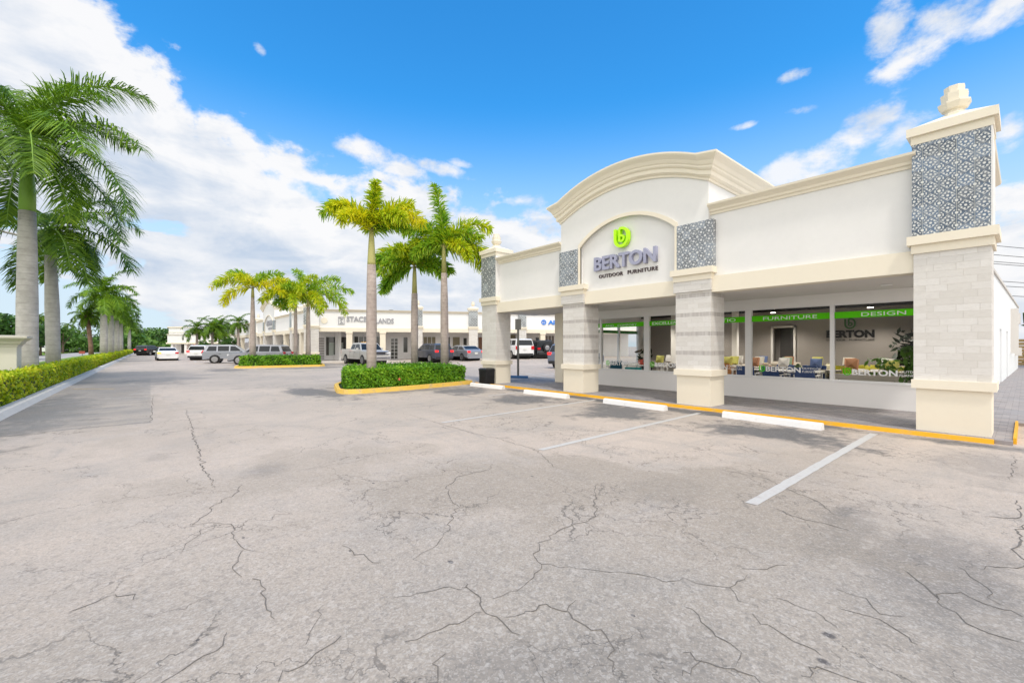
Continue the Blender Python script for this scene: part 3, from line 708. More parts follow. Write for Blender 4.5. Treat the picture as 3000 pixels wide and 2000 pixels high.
# ------------------------------------------------------------------ left edge: kerb, verge, road
kb = MB(); kb.prism([(-2.42, -.03), (-2.52, .13), (-2.72, .15), (-2.72, -.03)], 1, -12, 130)
tag(kb.build('kerb', M['concrete']), kind='structure')
soil = MB(); soil.prism([(-2.72, -.03), (-2.72, .12), (-3.25, .16), (-3.25, -.03)], 1, -12, 130)
tag(soil.build('planting_soil', mat('mulch_soil', (.09, .06, .045), .95, var=.3)), kind='structure')
gx = [-3.25, -3.4, -3.7, -4.2, -5.0, -6.0, -6.8, -7.2]; gzv = [.14, .55, .73, .76, .66, .40, .2, .14]
vg = MB(); gy = [-12 + i * 4 for i in range(40)]
vs = [(x, y, z + (.03 * math.sin(y * .7 + x * 3))) for y in gy for x, z in zip(gx, gzv)]
vg.add(vs, [(j * 8 + i, j * 8 + i + 1, (j + 1) * 8 + i + 1, (j + 1) * 8 + i) for j in range(len(gy) - 1) for i in range(7)])
tag(vg.build('grass_verge', M['grass'], smooth=True), kind='structure')
def sheet(name, x0, x1, y0, y1, z, m): return tag(MB().add([(x0, y0, z), (x1, y0, z), (x1, y1, z), (x0, y1, z)], [(0, 1, 2, 3)]).build(name, M[m]), kind='structure')
sheet('road', -12.6, -7.0, -60, 600, .10, 'road')
sheet('grass_median', -18.6, -12.6, -60, 600, .16, 'grass')
sheet('road', -26, -18.6, -60, 600, .10, 'road')
sheet('grass_lawn', -140, -26, -60, 600, .13, 'grass')
for i in range(24): sheet('road_marking', -9.9, -9.75, 20 + i * 9, 23 + i * 9, .106, 'linewhite')

# ------------------------------------------------------------------ hedges
def hedge(name, poly, z0, z1, leafm, corem, dens, size, label, seed, wob=.05):
    """clipped hedge over a convex ground polygon: dark core and a shell of leaves"""
    rs = np.random.RandomState(seed); poly = [np.array(p, float) for p in poly]; c = sum(poly) / len(poly); n = len(poly)
    root = MB(); ins = .09
    ip = []
    for p in poly:
        d = c - p; ip.append(tuple(p + d / np.linalg.norm(d) * ins * 1.2))
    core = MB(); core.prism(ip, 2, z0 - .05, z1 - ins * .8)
    P, N = [], []
    for i in range(n):
        a, b = poly[i], poly[(i + 1) % n]; e = b - a; L = np.linalg.norm(e)
        nn = np.array([e[1], -e[0]]) / L
        if np.dot(nn, (a + b) / 2 - c) < 0: nn = -nn
        k = int(L * (z1 - z0) * dens); t = rs.rand(k); h = rs.rand(k)
        q = a + t[:, None] * e; off = rs.normal(0, .03, k) - .04 * (h > .93) * 1.0 + wob * np.sin(q[:, 0] * 5.1 + q[:, 1] * 4.3 + h * 5) - .03
        P.append(np.column_stack([q + nn * off[:, None], z0 + h * (z1 - z0)])); N.append(np.tile([nn[0], nn[1], .35], (k, 1)))
    # top
    area = 0
    for i in range(n): area += poly[i][0] * poly[(i + 1) % n][1] - poly[(i + 1) % n][0] * poly[i][1]
    area = abs(area) / 2; k = int(area * dens * .8)
    tri = rs.randint(0, n, k); w = rs.dirichlet([1, 1, 1], k)
    areas = np.array([abs(np.cross(poly[i] - c, poly[(i + 1) % n] - c)) for i in range(n)]); tri = rs.choice(n, k, p=areas / areas.sum())
    pa = np.array([poly[i] for i in tri]); pb = np.array([poly[(i + 1) % n] for i in tri])
    q = w[:, :1] * c + w[:, 1:2] * pa + w[:, 2:] * pb
    zt = z1 + rs.normal(0, .022, k) + wob * .7 * np.sin(q[:, 0] * 3.3) * np.sin(q[:, 1] * 3.9 + 1)
    P.append(np.column_stack([q, zt])); N.append(np.tile([0, 0, 1.0], (k, 1)))
    # stray shoots
    k2 = int(k * .05); idx = rs.randint(0, k, k2); sp = np.column_stack([q[idx], zt[idx] + rs.uniform(.02, .12, k2)]); P.append(sp); N.append(np.tile([0, 0, .3], (k2, 1)))
    V = leaves(rs, np.concatenate(P), np.concatenate(N), size)
    o = quads(name, V, M[leafm]); tag(o, label, 'hedge')
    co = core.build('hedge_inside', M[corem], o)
    return o
isl = [(4.98, 15.55), (4.84, 14.95), (4.92, 14.5), (5.44, 14.31), (7.1, 14.36), (8.8, 14.64), (10.45, 15.02), (10.55, 18.4), (9.6, 18.9), (6.3, 18.6), (5.42, 17.1)]
def inset(p, d):
    c = (sum(a for a, b in p) / len(p), sum(b for a, b in p) / len(p)); r = []
    for a, b in p:
        l = math.dist((a, b), c); r.append((a + (c[0] - a) * d / l, b + (c[1] - b) * d / l))
    return r
def island(poly, label, m):
    i2 = inset(poly, .16); n = len(poly); b = MB()
    vs = [(x, y, -.03) for x, y in poly] + [(x + (i2[i][0] - x) * .15, y + (i2[i][1] - y) * .15, .15) for i, (x, y) in enumerate(poly)] + [(x, y, .15) for x, y in i2] + [(x, y, .02) for x, y in i2]
    for j in range(3): b.f += [(j * n + i, j * n + (i + 1) % n, (j + 1) * n + (i + 1) % n, (j + 1) * n + i) for i in range(n)]
    b.v = vs
    tag(b.build('kerb', M[m]), kind='structure')
    s = MB(); s.add([(x, y, .10) for x, y in i2], [tuple(range(n))]); tag(s.build('planting_soil', M['core']), kind='structure')
island(isl, '', 'yellowold')
h1 = inset(isl, .33)
hedge('hedge', h1, .12, .74, 'hedge', 'core', 1900, .050, 'green clipped hedge filling the nearer yellow kerbed island, one pink flower on it', 11, .03)
isl2 = [(4.65, 36.6), (5.1, 35.95), (10.1, 35.2), (10.6, 35.6), (11.3, 38.6), (10.8, 39.1), (5.9, 39.7), (5.3, 39.3)]
island(isl2, '', 'yellowold')
hedge('hedge', inset(isl2, .35), .12, .78, 'hedge', 'core', 500, .085, 'green clipped hedge in the farther yellow kerbed island with three palms', 12, .04)
hedge('hedge', [(-3.28, -2), (-2.78, -2), (-2.78, 41.3), (-3.28, 41.3)], .1, .80, 'hedgeL', 'coreL', 1500, .056, 'long lime green hedge along the pale kerb, the nearest stretch on the left', 13, .018)
hedge('hedge', [(-3.5, 43.5), (-2.9, 43.5), (-2.72, 118), (-3.5, 118)], .1, .78, 'hedgeL', 'coreL', 300, .10, 'farther stretch of lime green hedge beyond the gap, below the row of palms', 14, .06)
# pink flower
fl = MB()
for i in range(5):
    a = i * 2 * math.pi / 5; fl.add([(0, 0, 0), (.03 * math.cos(a - .5), -.02, .03 * math.sin(a - .5)), (.055 * math.cos(a), -.03, .055 * math.sin(a)), (.03 * math.cos(a + .5), -.02, .03 * math.sin(a + .5))], [(0, 1, 2, 3)])
f = fl.build('hibiscus_flower', mat('pink_petal', (.85, .12, .14), .5)); f.location = (6.95, 14.68, .40); f.scale = (1.2,) * 3; tag(f, 'single pink flower on the front of the nearer island hedge', 'flower')

# ------------------------------------------------------------------ the arcade buildings
CORN = [(0, 0), (.03, 0), (.04, .05), (.08, .07), (.09, .12), (.16, .17), (.21, .2), (.22, .245), (0, .245)]
BIG = [(0, 0), (.04, 0), (.04, .06), (.07, .07), (.12, .11), (.12, .21), (.16, .24), (.18, .27), (.18, .31), (.21, .34), (.25, .42), (.33, .50), (.36, .54), (.36, .585), (0, .585)]
def finial(cx, cy, z, parent):
    b = MB(); p = [(.20, 0), (.20, .04), (.13, .08), (.13, .12), (.19, .14), (.245, .24), (.245, .27), (.19, .29), (.205, .42), (.205, .445), (.15, .465), (.155, .56), (.155, .585), (.08, .60)]
    b.lathe([(r * .93, z + h * .92) for r, h in p], cx, cy, 8, R(22.5)); return b.build('finial', M['cream'], parent)
def caps(b, x0, x1, y0, y1, z0, steps):
    for (o, h) in steps:
        b.box(x0 - o, x1 + o, y0 - o, y1 + o, z0, z0 + h - .0); z0 += h
def tall_pier(root, y, w=.93, x=10.80, d=.77, stone='stone', tile='tile', tilew=0.0, z0=.06):
    p = empty('pillar', (0, 0, 0)); p.parent = root
    s = MB(); s.box(x, x + d, y, y + w, z0 - .02, .83); s.build('base', M['cream'], p)
    s = MB(); s.box(x - .06, x + d + .06, y - .06, y + w + .06, .83, .985); s.build('base_cap', M['cream'], p)
    s = MB(); s.box(x + .005, x + d, y - .0, y + w + .035, .985, 3.29); s.build('shaft', M[stone], p)
    s = MB(); caps(s, x, x + d, y, y + w + .03, 3.29, [(.035, .155), (.09, .16)]); s.build('capital', M['cream'], p)
    s = MB(); s.box(x - .02, x + d, y + .004, y + w + .055 + tilew, 3.605, 5.29); t = s.build('tile_panel', M[tile], p)
    s = MB(); s.box(x - .024, x + d + .02, y - .018, y + .004, 3.605, 5.29); s.build('tile_edge_trim', M['stucco'], t)
    s = MB(); caps(s, x, x + d, y + .0, y + w + .04, 5.29, [(.03, .145), (.085, .15)])
    cx, cy = x + d / 2, y + w / 2
    s.frust(cx, cy, 5.585, d + .15, w + .15, 5.745, .34, .34); s.build('cap', M['cream'], p)
    finial(cx, cy, 5.745, p); return p
def mid_pier(root, y, w=.90, x=10.80, ty=None, tile='tilegrey', stone='stoneb'):
    ty = ty or (y - .03, y + w - .03)
    p = empty('pillar', (0, 0, 0)); p.parent = root
    s = MB(); s.box(x, x + .77, y, y + w, .04, .83); s.build('base', M['cream'], p)
    s = MB(); s.box(x - .06, x + .83, y - .06, y + w + .06, .83, .985); s.build('base_cap', M['cream'], p)
    s = MB(); s.box(x + .03, x + .77, y, y + w + .05, .985, 3.01); s.build('shaft', M[stone], p)
    s = MB(); s.box(x - .02, x + .3, y - .02, y + w + .09, 3.01, 3.29); s.build('shaft_block', M['stone'], p)
    s = MB(); caps(s, x - .01, x + .3, y + .0, y + w + .06, 3.29, [(.03, .155), (.09, .16)]); s.build('capital', M['cream'], p)
    s = MB(); s.box(x - .025, x + .3, ty[0], ty[1], 3.605, 4.785); s.build('tile_panel', M[tile], p)
    return p
def plain_column(root, y, w=.5, x=10.85):
    p = empty('pillar', (0, 0, 0)); p.parent = root
    s = MB(); s.box(x, x + w, y, y + w, .06, 2.97); s.build('shaft', M['cream'], p)
    s = MB(); s.box(x - .05, x + w + .05, y - .05, y + w + .05, 2.80, 2.955); s.build('capital', M['cream'], p)
    return p
def gable(root, ya, yb, x, zs, rise, na, nb, nspring, nrise, deep=4.0, zb=3.37):
    """wall with a segmental top and a shallow arched niche (na..nb), cornice round the top"""
    yc = (ya + yb) / 2; hw = (yb - ya) / 2; Rr = (hw * hw + rise * rise) / (2 * rise)
    top = lambda y: zs + rise - Rr + math.sqrt(max(0, Rr * Rr - (y - yc) ** 2))
    nc = (na + nb) / 2; nh = (nb - na) / 2; nR = (nh * nh + nrise * nrise) / (2 * nrise)
    nt_ = lambda y: nspring + nrise - nR + math.sqrt(max(0, nR * nR - (y - nc) ** 2))
    b = MB(); n = 28
    def strip(y0, y1, zlo, zhi, k):
        for i in range(k):
            a, c = y0 + (y1 - y0) * i / k, y0 + (y1 - y0) * (i + 1) / k
            b.add([(x, a, zlo(a)), (x, c, zlo(c)), (x, c, zhi(c)), (x, a, zhi(a))], [(0, 1, 2, 3)])
            b.add([(x, a, zhi(a)), (x, c, zhi(c)), (x + deep, c, zhi(c)), (x + deep, a, zhi(a))], [(0, 1, 2, 3)])
    strip(ya, na, lambda y: zb, top, 6); strip(na, nb, nt_, top, n); strip(nb, yb, lambda y: zb, top, 6)
    for (yy) in (ya, yb): b.add([(x, yy, zb), (x + deep, yy, zb), (x + deep, yy, top(yy)), (x, yy, top(yy))], [(0, 1, 2, 3)])
    b.add([(x + deep, ya, zb), (x + deep, yb, zb), (x + deep, yb, zs), (x + deep, ya, zs)], [(0, 1, 2, 3)])
    for i in range(n):   # reveal of the niche
        a, c = na + (nb - na) * i / n, na + (nb - na) * (i + 1) / n
        b.add([(x, a, nt_(a)), (x, c, nt_(c)), (x + .12, c, nt_(c)), (x + .12, a, nt_(a))], [(0, 1, 2, 3)])
    b.add([(x, na, zb), (x + .12, na, zb), (x + .12, na, nspring), (x, na, nspring)], [(0, 1, 2, 3)]); b.add([(x, nb, zb), (x + .12, nb, zb), (x + .12, nb, nspring), (x, nb, nspring)], [(0, 1, 2, 3)])
    pts = [(x + .1, na - .05, zb), (x + .1, nb + .05, zb)] + [(x + .1, nb - (nb - na) * i / n, nt_(nb - (nb - na) * i / n) + .03) for i in range(n + 1)]
    b.add(pts, [tuple(range(len(pts)))])
    w = b.build('gable_wall', M['stucco'], root)
    # cornice
    path = [(x + deep, ya, top(ya)), (x, ya, top(ya))] + [(x, ya + (yb - ya) * i / 30, top(ya + (yb - ya) * i / 30)) for i in range(1, 30)] + [(x, yb, top(yb)), (x + deep, yb, top(yb))]
    outs = [(0, -1), (-1, -1)] + [(-1, 0)] * 29 + [(-1, 1), (0, 1)]
    MB().sweep(path, outs, BIG).build('gable_cornice', M['cream'], root)
    # raised band round the niche
    r_ = []
    for i in range(n + 1):
        y = na + (nb - na) * i / n; r_.append((y, nt_(y)))
    inner = [(na, zb)] + r_ + [(nb, zb)]; outer = [(na - .1, zb)] + [(p[0] + (p[0] - nc) / nR * .1, p[1] + .1) for p in r_] + [(nb + .1, zb)]
    t = MB()
    for i in range(len(inner) - 1): t.prism([inner[i], inner[i + 1], outer[i + 1], outer[i]], 0, x - .045, x + .05)
    t.build('niche_trim', M['cream'], root)
    return w
def parapet(root, y0, y1, x=10.95, zc=4.925, m='stucco', capl=True, ret=None):
    w = MB(); w.box(x, x + .3, y0, y1, 3.35, zc + .22); w.build('front_wall', M[m], root)
    c = MB(); path = [(x, y0, zc), (x, y1, zc)]; outs = [(-1, 0), (-1, 0)]
    if ret == 'low': path = [(x + ret_d, y0, zc), (x, y0, zc), (x, y1, zc)]; outs = [(0, -1), (-1, -1), (-1, 0)]
    if ret == 'high': path = [(x, y0, zc), (x, y1, zc), (x + 3, y1, zc)]; outs = [(-1, 0), (-1, 1), (0, 1)]
    c.sweep(path, outs, CORN); c.build('cornice', M['cream'], root)
def beam(root, y0, y1, x=10.86, z0=2.96, z1=3.36):
    b = MB(); b.box(x, x + .35, y0, y1, z0, z1); b.build('beam', M['cream'], root)

shop = empty('furniture_shop', (0, 0, 0), 0, 'white stucco furniture shop with an arched gable, cream cornices and green window stripes', 'shop building')
tall_pier(shop, .366, .93); tall_pier(shop, 13.87, .93, tile='tilefar', stone='stone')
mid_pier(shop, 5.10, .90, ty=(5.03, 5.99)); mid_pier(shop, 9.25, .88, ty=(9.47, 10.30))
gable(shop, 5.16, 10.27, 10.83, 5.765, .615, 6.06, 9.40, 4.80, .64, 3.6)
parapet(shop, 1.3, 5.16); parapet(shop, 10.27, 13.87)
beam(shop, 1.26, 5.10); beam(shop, 6.0, 9.25); beam(shop, 10.13, 13.87)
# end beams and returns of the porch
b = MB(); b.box(11.57, 13.6, .62, .92, 2.96, 4.93); b.build('porch_end_wall', M['stucco'], shop)
b = MB(); b.box(11.57, 13.3, 13.95, 14.3, 2.965, 4.93); b.build('porch_end_wall', M['stucco'], shop)
b = MB(); b.sweep([(14.25, .62, 4.925), (11.0, .62, 4.925)], [(0, -1), (0, -1)], [(a * 1.3, u) for a, u in CORN]); b.build('cornice', M['cream'], shop)
b = MB(); b.sweep([(11.5, 14.3, 4.925), (13.6, 14.3, 4.925)], [(0, 1), (0, 1)], CORN); b.build('cornice', M['cream'], shop)
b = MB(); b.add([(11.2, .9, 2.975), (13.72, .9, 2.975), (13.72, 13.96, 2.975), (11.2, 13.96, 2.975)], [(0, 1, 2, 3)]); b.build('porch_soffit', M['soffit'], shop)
b = MB(); b.box(11.25, 14.3, .7, 14.2, 4.2, 4.3); b.box(13.9, 46, .95, 12.9, 4.0, 4.1); b.build('roof', M['concrete'], shop)
# storefront wall: sill wall, lintel, solid right end, corner column
GX = 13.70
MULL = [(1.30, 1.36, 0), (3.215, 3.305, 0), (5.24, 5.41, 0), (8.67, 8.87, 0), (10.785, 10.87, 0), (12.42, 12.5, 0)]
b = MB(); b.box(GX - .02, GX + .16, .9, 12.5, .04, .69); b.box(GX - .02, GX + .16, .9, 12.5, 2.685, 4.2); b.box(GX - .02, GX + .16, .9, 1.30, .69, 2.685)
b.build('storefront_wall', M['inner'], shop)
b = MB(); b.box(GX - .045, GX - .02, .9, 12.5, .665, .70); b.build('window_sill', M['frame'], shop)
b = MB(); b.box(13.28, 13.72, 12.5, 12.96, .04, 2.97); b.build('corner_column', M['cream'], shop)
bays = [(MULL[i][1], MULL[i + 1][0]) for i in range(5)]
for i, (ya, yb) in enumerate(bays):
    w = MB()
    w.box(GX - .03, GX + .09, yb, MULL[i + 1][1], .69, 2.685) 
    if i == 0: w.box(GX - .03, GX + .09, 1.30, 1.36, .69, 2.685)
    w.box(GX + .0, GX + .06, ya, yb, .69, .725); w.box(GX + .0, GX + .06, ya, yb, 2.655, 2.685)
    if i == 2: w.box(GX - .01, GX + .07, 7.02, 7.10, .725, 2.655)
    fr = w.build('window', M['frame'], shop)
    g = MB(); g.add([(GX + .03, ya, .72), (GX + .03, yb, .72), (GX + .03, yb, 2.66), (GX + .03, ya, 2.66)], [(0, 1, 2, 3)]); g.build('pane', M['glass'], fr)
    st = MB(); st.add([(GX + .022, ya, 2.315), (GX + .022, yb, 2.315), (GX + .022, yb, 2.48), (GX + .022, ya, 2.48)], [(0, 1, 2, 3)]); st.build('green_stripe', M['decalgreen'], fr)
    X = GX + .018
    word = {0: ('DESIGN', 2.66, .84), 1: ('FURNITURE', 4.93, 1.33), 2: ('PATIO', 6.42, .72), 3: ('AND', 10.62, .40), 4: ('QUALITY', 12.1, .8)}[i]
    text(word[0], 'stripe_lettering', .10 if i != 3 else .075, word[2], word[1], 2.347, X, M['decalwhite'], fr, .001, .0, 1.0)
    if i == 2: text('EXCELLENCE', 'stripe_lettering', .10, 1.22, 8.56, 2.347, X, M['decalwhite'], fr, .001, .012)
    if i == 3: text('COMFORT', 'stripe_lettering', .075, .85, 10.05, 2.347, X, M['decalwhite'], fr, .001)
    for (yl, s) in {0: [(3.035, 1.0)], 1: [(5.045, 1.0)], 2: [(8.645, 1.0), (6.9, .9)], 3: [(10.59, 1.0)], 4: [(12.35, .9)]}[i]:
        emblem('window_emblem', yl - .085 * s, .94, .17, X, .001, M['decalgreen'], fr)
        text('BERTON', 'window_lettering', .145, .88 * s, yl - .185 * s, .87, X, M['decalwhite'], fr, .001, .03)
        text('OUTDOOR', 'window_lettering', .058, .44 * s, yl - 1.10 * s, .955, X, M['decalwhite'], fr, .001, .0)
        text('FURNITURE', 'window_lettering', .058, .44 * s, yl - 1.10 * s, .87, X, M['decalwhite'], fr, .001, .0)
M['brownletter'] = mat('brown_black_letters', (.07, .045, .05), .6)
# sign on the gable
sg = empty('shop_sign', (0, 0, 0)); sg.parent = shop
emblem('sign_emblem', 7.775, 4.845, .54, 10.90, .13, M['lime'], sg)
text('BERTON', 'sign_lettering', .42, 2.20, 8.84, 3.985, 10.93, M['signgrey'], sg, .11, .03)
text('OUTDOOR', 'sign_lettering', .115, .90, 8.70, 3.735, 10.93, M['brownletter'], sg, .03, .006, 1.1)
text('FURNITURE', 'sign_lettering', .115, 1.0, 7.63, 3.735, 10.93, M['brownletter'], sg, .03, .006, 1.1)
# body side walls; the right one runs far back with recessed doors
SY0, SX0, SY1, SX1 = .895, 14.2, .33, 46.0
def sy(x): return SY0 + (SY1 - SY0) * (x - SX0) / (SX1 - SX0)
b = MB(); ds = [(26.6, 27.7), (31.5, 32.6)]; segs = [SX0] + [v for d in ds for v in d] + [SX1]
for i in range(0, len(segs), 2):
    a, c = segs[i], segs[i + 1]; b.add([(a, sy(a), 0), (c, sy(c), 0), (c, sy(c) + .25, 0), (a, sy(a) + .25, 0), (a, sy(a), 4.2), (c, sy(c), 4.2), (c, sy(c) + .25, 4.2), (a, sy(a) + .25, 4.2)], [(0, 1, 5, 4), (1, 2, 6, 5), (2, 3, 7, 6), (3, 0, 4, 7), (4, 5, 6, 7)])
for (a, c) in ds: b.add([(a, sy(a), 2.3), (c, sy(c), 2.3), (c, sy(c) + .25, 2.3), (a, sy(a) + .25, 2.3), (a, sy(a), 4.2), (c, sy(c), 4.2), (c, sy(c) + .25, 4.2), (a, sy(a) + .25, 4.2)], [(0, 1, 5, 4), (1, 2, 6, 5), (2, 3, 7, 6), (3, 0, 4, 7), (4, 5, 6, 7), (0, 1, 2, 3)])
b.box(13.72, SX0, .62, .95, 0, 4.9)
b.box(45.8, 46, .4, 12.9, 0, 4.2)
b.build('side_wall', mat('blue_white_side_stucco', (.74, .77, .80), .85, var=.08), shop)
b = MB(); b.add([(SX0, sy(SX0) - .05, 4.2), (SX1, sy(SX1) - .05, 4.2), (SX1, sy(SX1) + .2, 4.2), (SX0, sy(SX0) + .2, 4.2), (SX0, sy(SX0) - .05, 4.3), (SX1, sy(SX1) - .05, 4.3), (SX1, sy(SX1) + .2, 4.3), (SX0, sy(SX0) + .2, 4.3)], [(0, 1, 5, 4), (1, 2, 6, 5), (2, 3, 7, 6), (3, 0, 4, 7), (4, 5, 6, 7), (0, 1, 2, 3)]); b.build('roof_edge', M['concrete'], shop)
for (a, c) in ds:
    d = MB(); d.box(a, c, sy(a) + .12, sy(a) + .16, .1, 2.3); do = d.build('door', M['frame'], shop)
    h = MB(); h.box(a + .1, a + .22, sy(a) + .06, sy(a) + .12, 1.0, 1.12); h.build('handle', M['steel'], do)
for (x, z0, z1, w) in [(35.5, 1.2, 3.6, .5), (38.5, 2.9, 3.5, 1.2), (40.5, 1.0, 1.5, .8)]:
    b = MB(); b.box(x, x + w, sy(x) - .28, sy(x) + .01, z0, z1); b.build('utility_box', M['soffit'], shop)
# left side wall with a window, back wall
b = MB(); b.box(13.86, 14.2, 12.7, 12.9, .0, 4.2); b.box(14.2, 19.2, 12.7, 12.9, 0, .69); b.box(14.2, 19.2, 12.7, 12.9, 2.69, 4.2); b.box(19.2, 46, 12.7, 12.9, 0, 4.2); b.build('side_wall', M['stucco'], shop)
w = MB()
for x in (14.2, 15.85, 17.5, 19.12): w.box(x, x + .08, 12.72, 12.84, .69, 2.69)
w.box(14.2, 19.2, 12.73, 12.83, .69, .75); w.box(14.2, 19.2, 12.73, 12.83, 2.63, 2.69)
fr = w.build('window', M['frame'], shop)
MB().add([(14.2, 12.8, .69), (19.2, 12.8, .69), (19.2, 12.8, 2.69), (14.2, 12.8, 2.69)], [(0, 1, 2, 3)]).build('pane', M['glass'], fr)
MB().add([(14.2, 12.79, 2.2), (19.2, 12.79, 2.2), (19.2, 12.79, 2.35), (14.2, 12.79, 2.35)], [(0, 1, 2, 3)]).build('green_stripe', mat('green_vinyl_inside', (.03, .26, .02), .5), fr)

# ---------------- inside the shop
wallm = mat('grey_plank_wall', (.30, .27, .245), .8, var=.12, vscale=1.5); ceilm = mat('ceiling_paint', (.09, .085, .08), .9)
flm = mat('showroom_floor', (.35, .31, .27), .35, var=.15)
b = MB(); b.box(13.86, 20.3, 1.0, 12.7, .05, .085); b.build('showroom_floor', flm, shop)
b = MB(); b.box(20.2, 20.35, 1.0, 6.1, .085, 3.2); b.box(20.2, 20.35, 6.85, 12.7, .085, 3.2); b.box(20.2, 20.35, 6.1, 6.85, 2.35, 3.2); b.box(20.9, 20.95, 5.5, 7.5, .085, 3.2); b.build('showroom_wall', wallm, shop)
b = MB(); b.box(13.86, 20.3, 1.0, 1.1, .085, 3.2); b.build('showroom_side_wall', wallm, shop)
b = MB(); b.box(13.86, 20.3, 1.0, 12.7, 3.2, 3.25); b.build('showroom_ceiling', ceilm, shop)
b = MB()
for x in (15.0, 17.2, 19.3): b.box(x, x + .12, 1.1, 12.7, 2.98, 3.18)
for y in (3.0, 6.0, 9.0): b.box(13.9, 20.2, y, y + .1, 3.02, 3.18)
b.build('ceiling_beam', M['black'], shop)
b = MB(); b.box(20.12, 20.2, 6.02, 6.1, .085, 2.43); b.box(20.12, 20.2, 6.85, 6.93, .085, 2.43); b.box(20.12, 20.2, 6.02, 6.93, 2.35, 2.43); b.build('door_frame', M['soffit'], shop)
b = MB(); b.box(20.5, 20.85, 6.2, 6.7, .085, 2.3); b.build('doorway_shelf', M['dark'], shop)
ws = empty('wall_sign', (0, 0, 0)); ws.parent = shop
emblem('wall_emblem', 4.25, 2.44, .36, 20.2, .03, mat('dark_green_acrylic', (.02, .13, .02), .5), ws)
text('BERTON', 'wall_lettering', .26, 1.46, 4.99, 1.93, 20.2, M['blackletter'], ws, .03, .055)
text('OUTDOOR', 'wall_lettering', .07, .60, 4.99, 1.79, 20.2, M['blackletter'], ws, .02, .0); text('FURNITURE', 'wall_lettering', .07, .74, 4.27, 1.79, 20.2, M['blackletter'], ws, .02, .0)
dl = []
for i, (x, y) in enumerate([(16.6, 2.2), (16.6, 4.9), (16.6, 7.8), (16.6, 10.6), (18.8, 3.4), (18.8, 6.4), (18.8, 9.4)]):
    l = empty('ceiling_lamp', (x, y, 3.0), 0, None, 'lamp', 'spot lamps hanging under the showroom ceiling')
    l['label'] = 'small lit spot lamp hanging under the black showroom ceiling behind the glass'
    hb = MB(); hb.lathe([(.05, .18), (.07, .02), (.10, -.06), (.10, -.09)], 0, 0, 12); hb.build('housing', M['black'], l)
    bb = MB(); bb.lathe([(.085, -.088), (.085, -.10)], 0, 0, 12); bb.build('bulb', mat('lit_bulb', (1, .95, .85), .4, emit=(1, .9, .75), estr=14), l)
    al = bpy.data.lights.new('lamp_light', 'SPOT'); al.energy = 260; al.spot_size = R(140); al.spot_blend = .6; al.color = (1, .93, .84); al.shadow_soft_size = .12
    ao = bpy.data.objects.new('lamp_light', al); COL.objects.link(ao); ao.parent = l; ao.location = (0, 0, -.13)
for i, y in enumerate([2.0, 11.6]):
    l = empty('porch_lamp', (12.6, y, 2.97), 0, 'shallow round white lamp in the porch ceiling near the %s' % (['corner pillar on the right', 'left end of the shop'][i]), 'lamp', 'round lamps in the porch ceiling')
    b = MB(); b.lathe([(.11, 0), (.10, -.02), (.07, -.025)], 0, 0, 16); b.build('lamp_cover', M['stopwhite'], l)

def dining_table(L=1.6, W=.9, H=.74, top=(.62, .60, .56), frame='stopwhite'):
    r = empty('dining_table'); b = MB(); b.box(-W / 2, W / 2, -L / 2, L / 2, H - .035, H); b.build('tabletop', mat('tabletop', top, .4), r)
    for sx in (-1, 1):
        for sy_ in (-1, 1):
            b = MB(); x, y = sx * (W / 2 - .06), sy_ * (L / 2 - .08); b.box(x - .025, x + .025, y - .025, y + .025, 0, H - .035); b.build('leg', M[frame], r)
    return r
def arm_chair(seat=(.035, .075, .22), frame='stopwhite'):
    r = empty('garden_chair'); sm_ = mat('chair_fabric', seat, .8)
    b = MB(); b.box(-.25, .25, -.25, .25, .40, .46); b.build('seat', sm_, r)
    b = MB(); b.add([(.22, -.25, .46), (.27, -.25, .46), (.37, -.24, .88), (.33, -.24, .88), (.22, .25, .46), (.27, .25, .46), (.37, .24, .88), (.33, .24, .88)], [(0, 1, 2, 3), (4, 5, 6, 7), (0, 3, 7, 4), (1, 2, 6, 5), (2, 3, 7, 6), (0, 1, 5, 4)]); b.build('backrest', sm_, r)
    for x in (-.24, .24):
        for y in (-.27, .27): b = MB(); b.box(x - .015, x + .015, y - .015, y + .015, 0, .64); b.build('leg', M[frame], r)
    for y in (-.27, .27): b = MB(); b.box(-.25, .27, y - .022, y + .022, .64, .665); b.build('armrest', M[frame], r)
    return r
def sofa(L=1.9, body=(.58, .55, .50), cush=(.42, .40, .36)):
    r = empty('garden_sofa'); b = MB(); b.box(-.4, .4, -L / 2, L / 2, .1, .34); b.box(.28, .4, -L / 2, L / 2, .34, .72); b.box(-.4, .4, -L / 2, -L / 2 + .1, .34, .58); b.box(-.4, .4, L / 2 - .1, L / 2, .34, .58); b.build('frame', mat('sofa_frame', body, .7), r)
    n = 3; w = (L - .24) / n
    for i in range(n):
        y = -L / 2 + .12 + i * w; b = MB(); b.box(-.39, .26, y + .01, y + w - .01, .34, .48); b.build('cushion', mat('cushion', cush, .9), r)
    return r
def potted_plant(h, spread, dark, pot=(.55, .55, .52), n=90, seed=1, leaf=.14):
    r = empty('potted_plant'); b = MB(); b.lathe([(.14, 0), (.20, .36), (.18, .37), (.17, .30)], 0, 0, 14); b.build('pot', mat('plant_pot', pot, .6), r)
    b = MB(); b.tube([(0, 0, .3), (.02, .01, h * .5), (0, 0, h * .85)], [.025, .018, .01], 6); b.build('stem', M['bark'], r)
    rs = np.random.RandomState(seed); P = np.column_stack([rs.normal(0, spread * .5, n), rs.normal(0, spread * .5, n), rs.uniform(h * .35, h, n)])
    quads('foliage', leaves(rs, P, rs.normal(0, 1, (n, 3)), leaf, 2.6), M['darkleaf' if dark else 'tree2'], r)
    return r
G = .085
t = dining_table(1.7, .9); place(t, (15.6, 9.9, G), .05, 'pale dining table with green plates behind the left window'); tag(t, None, 'table')
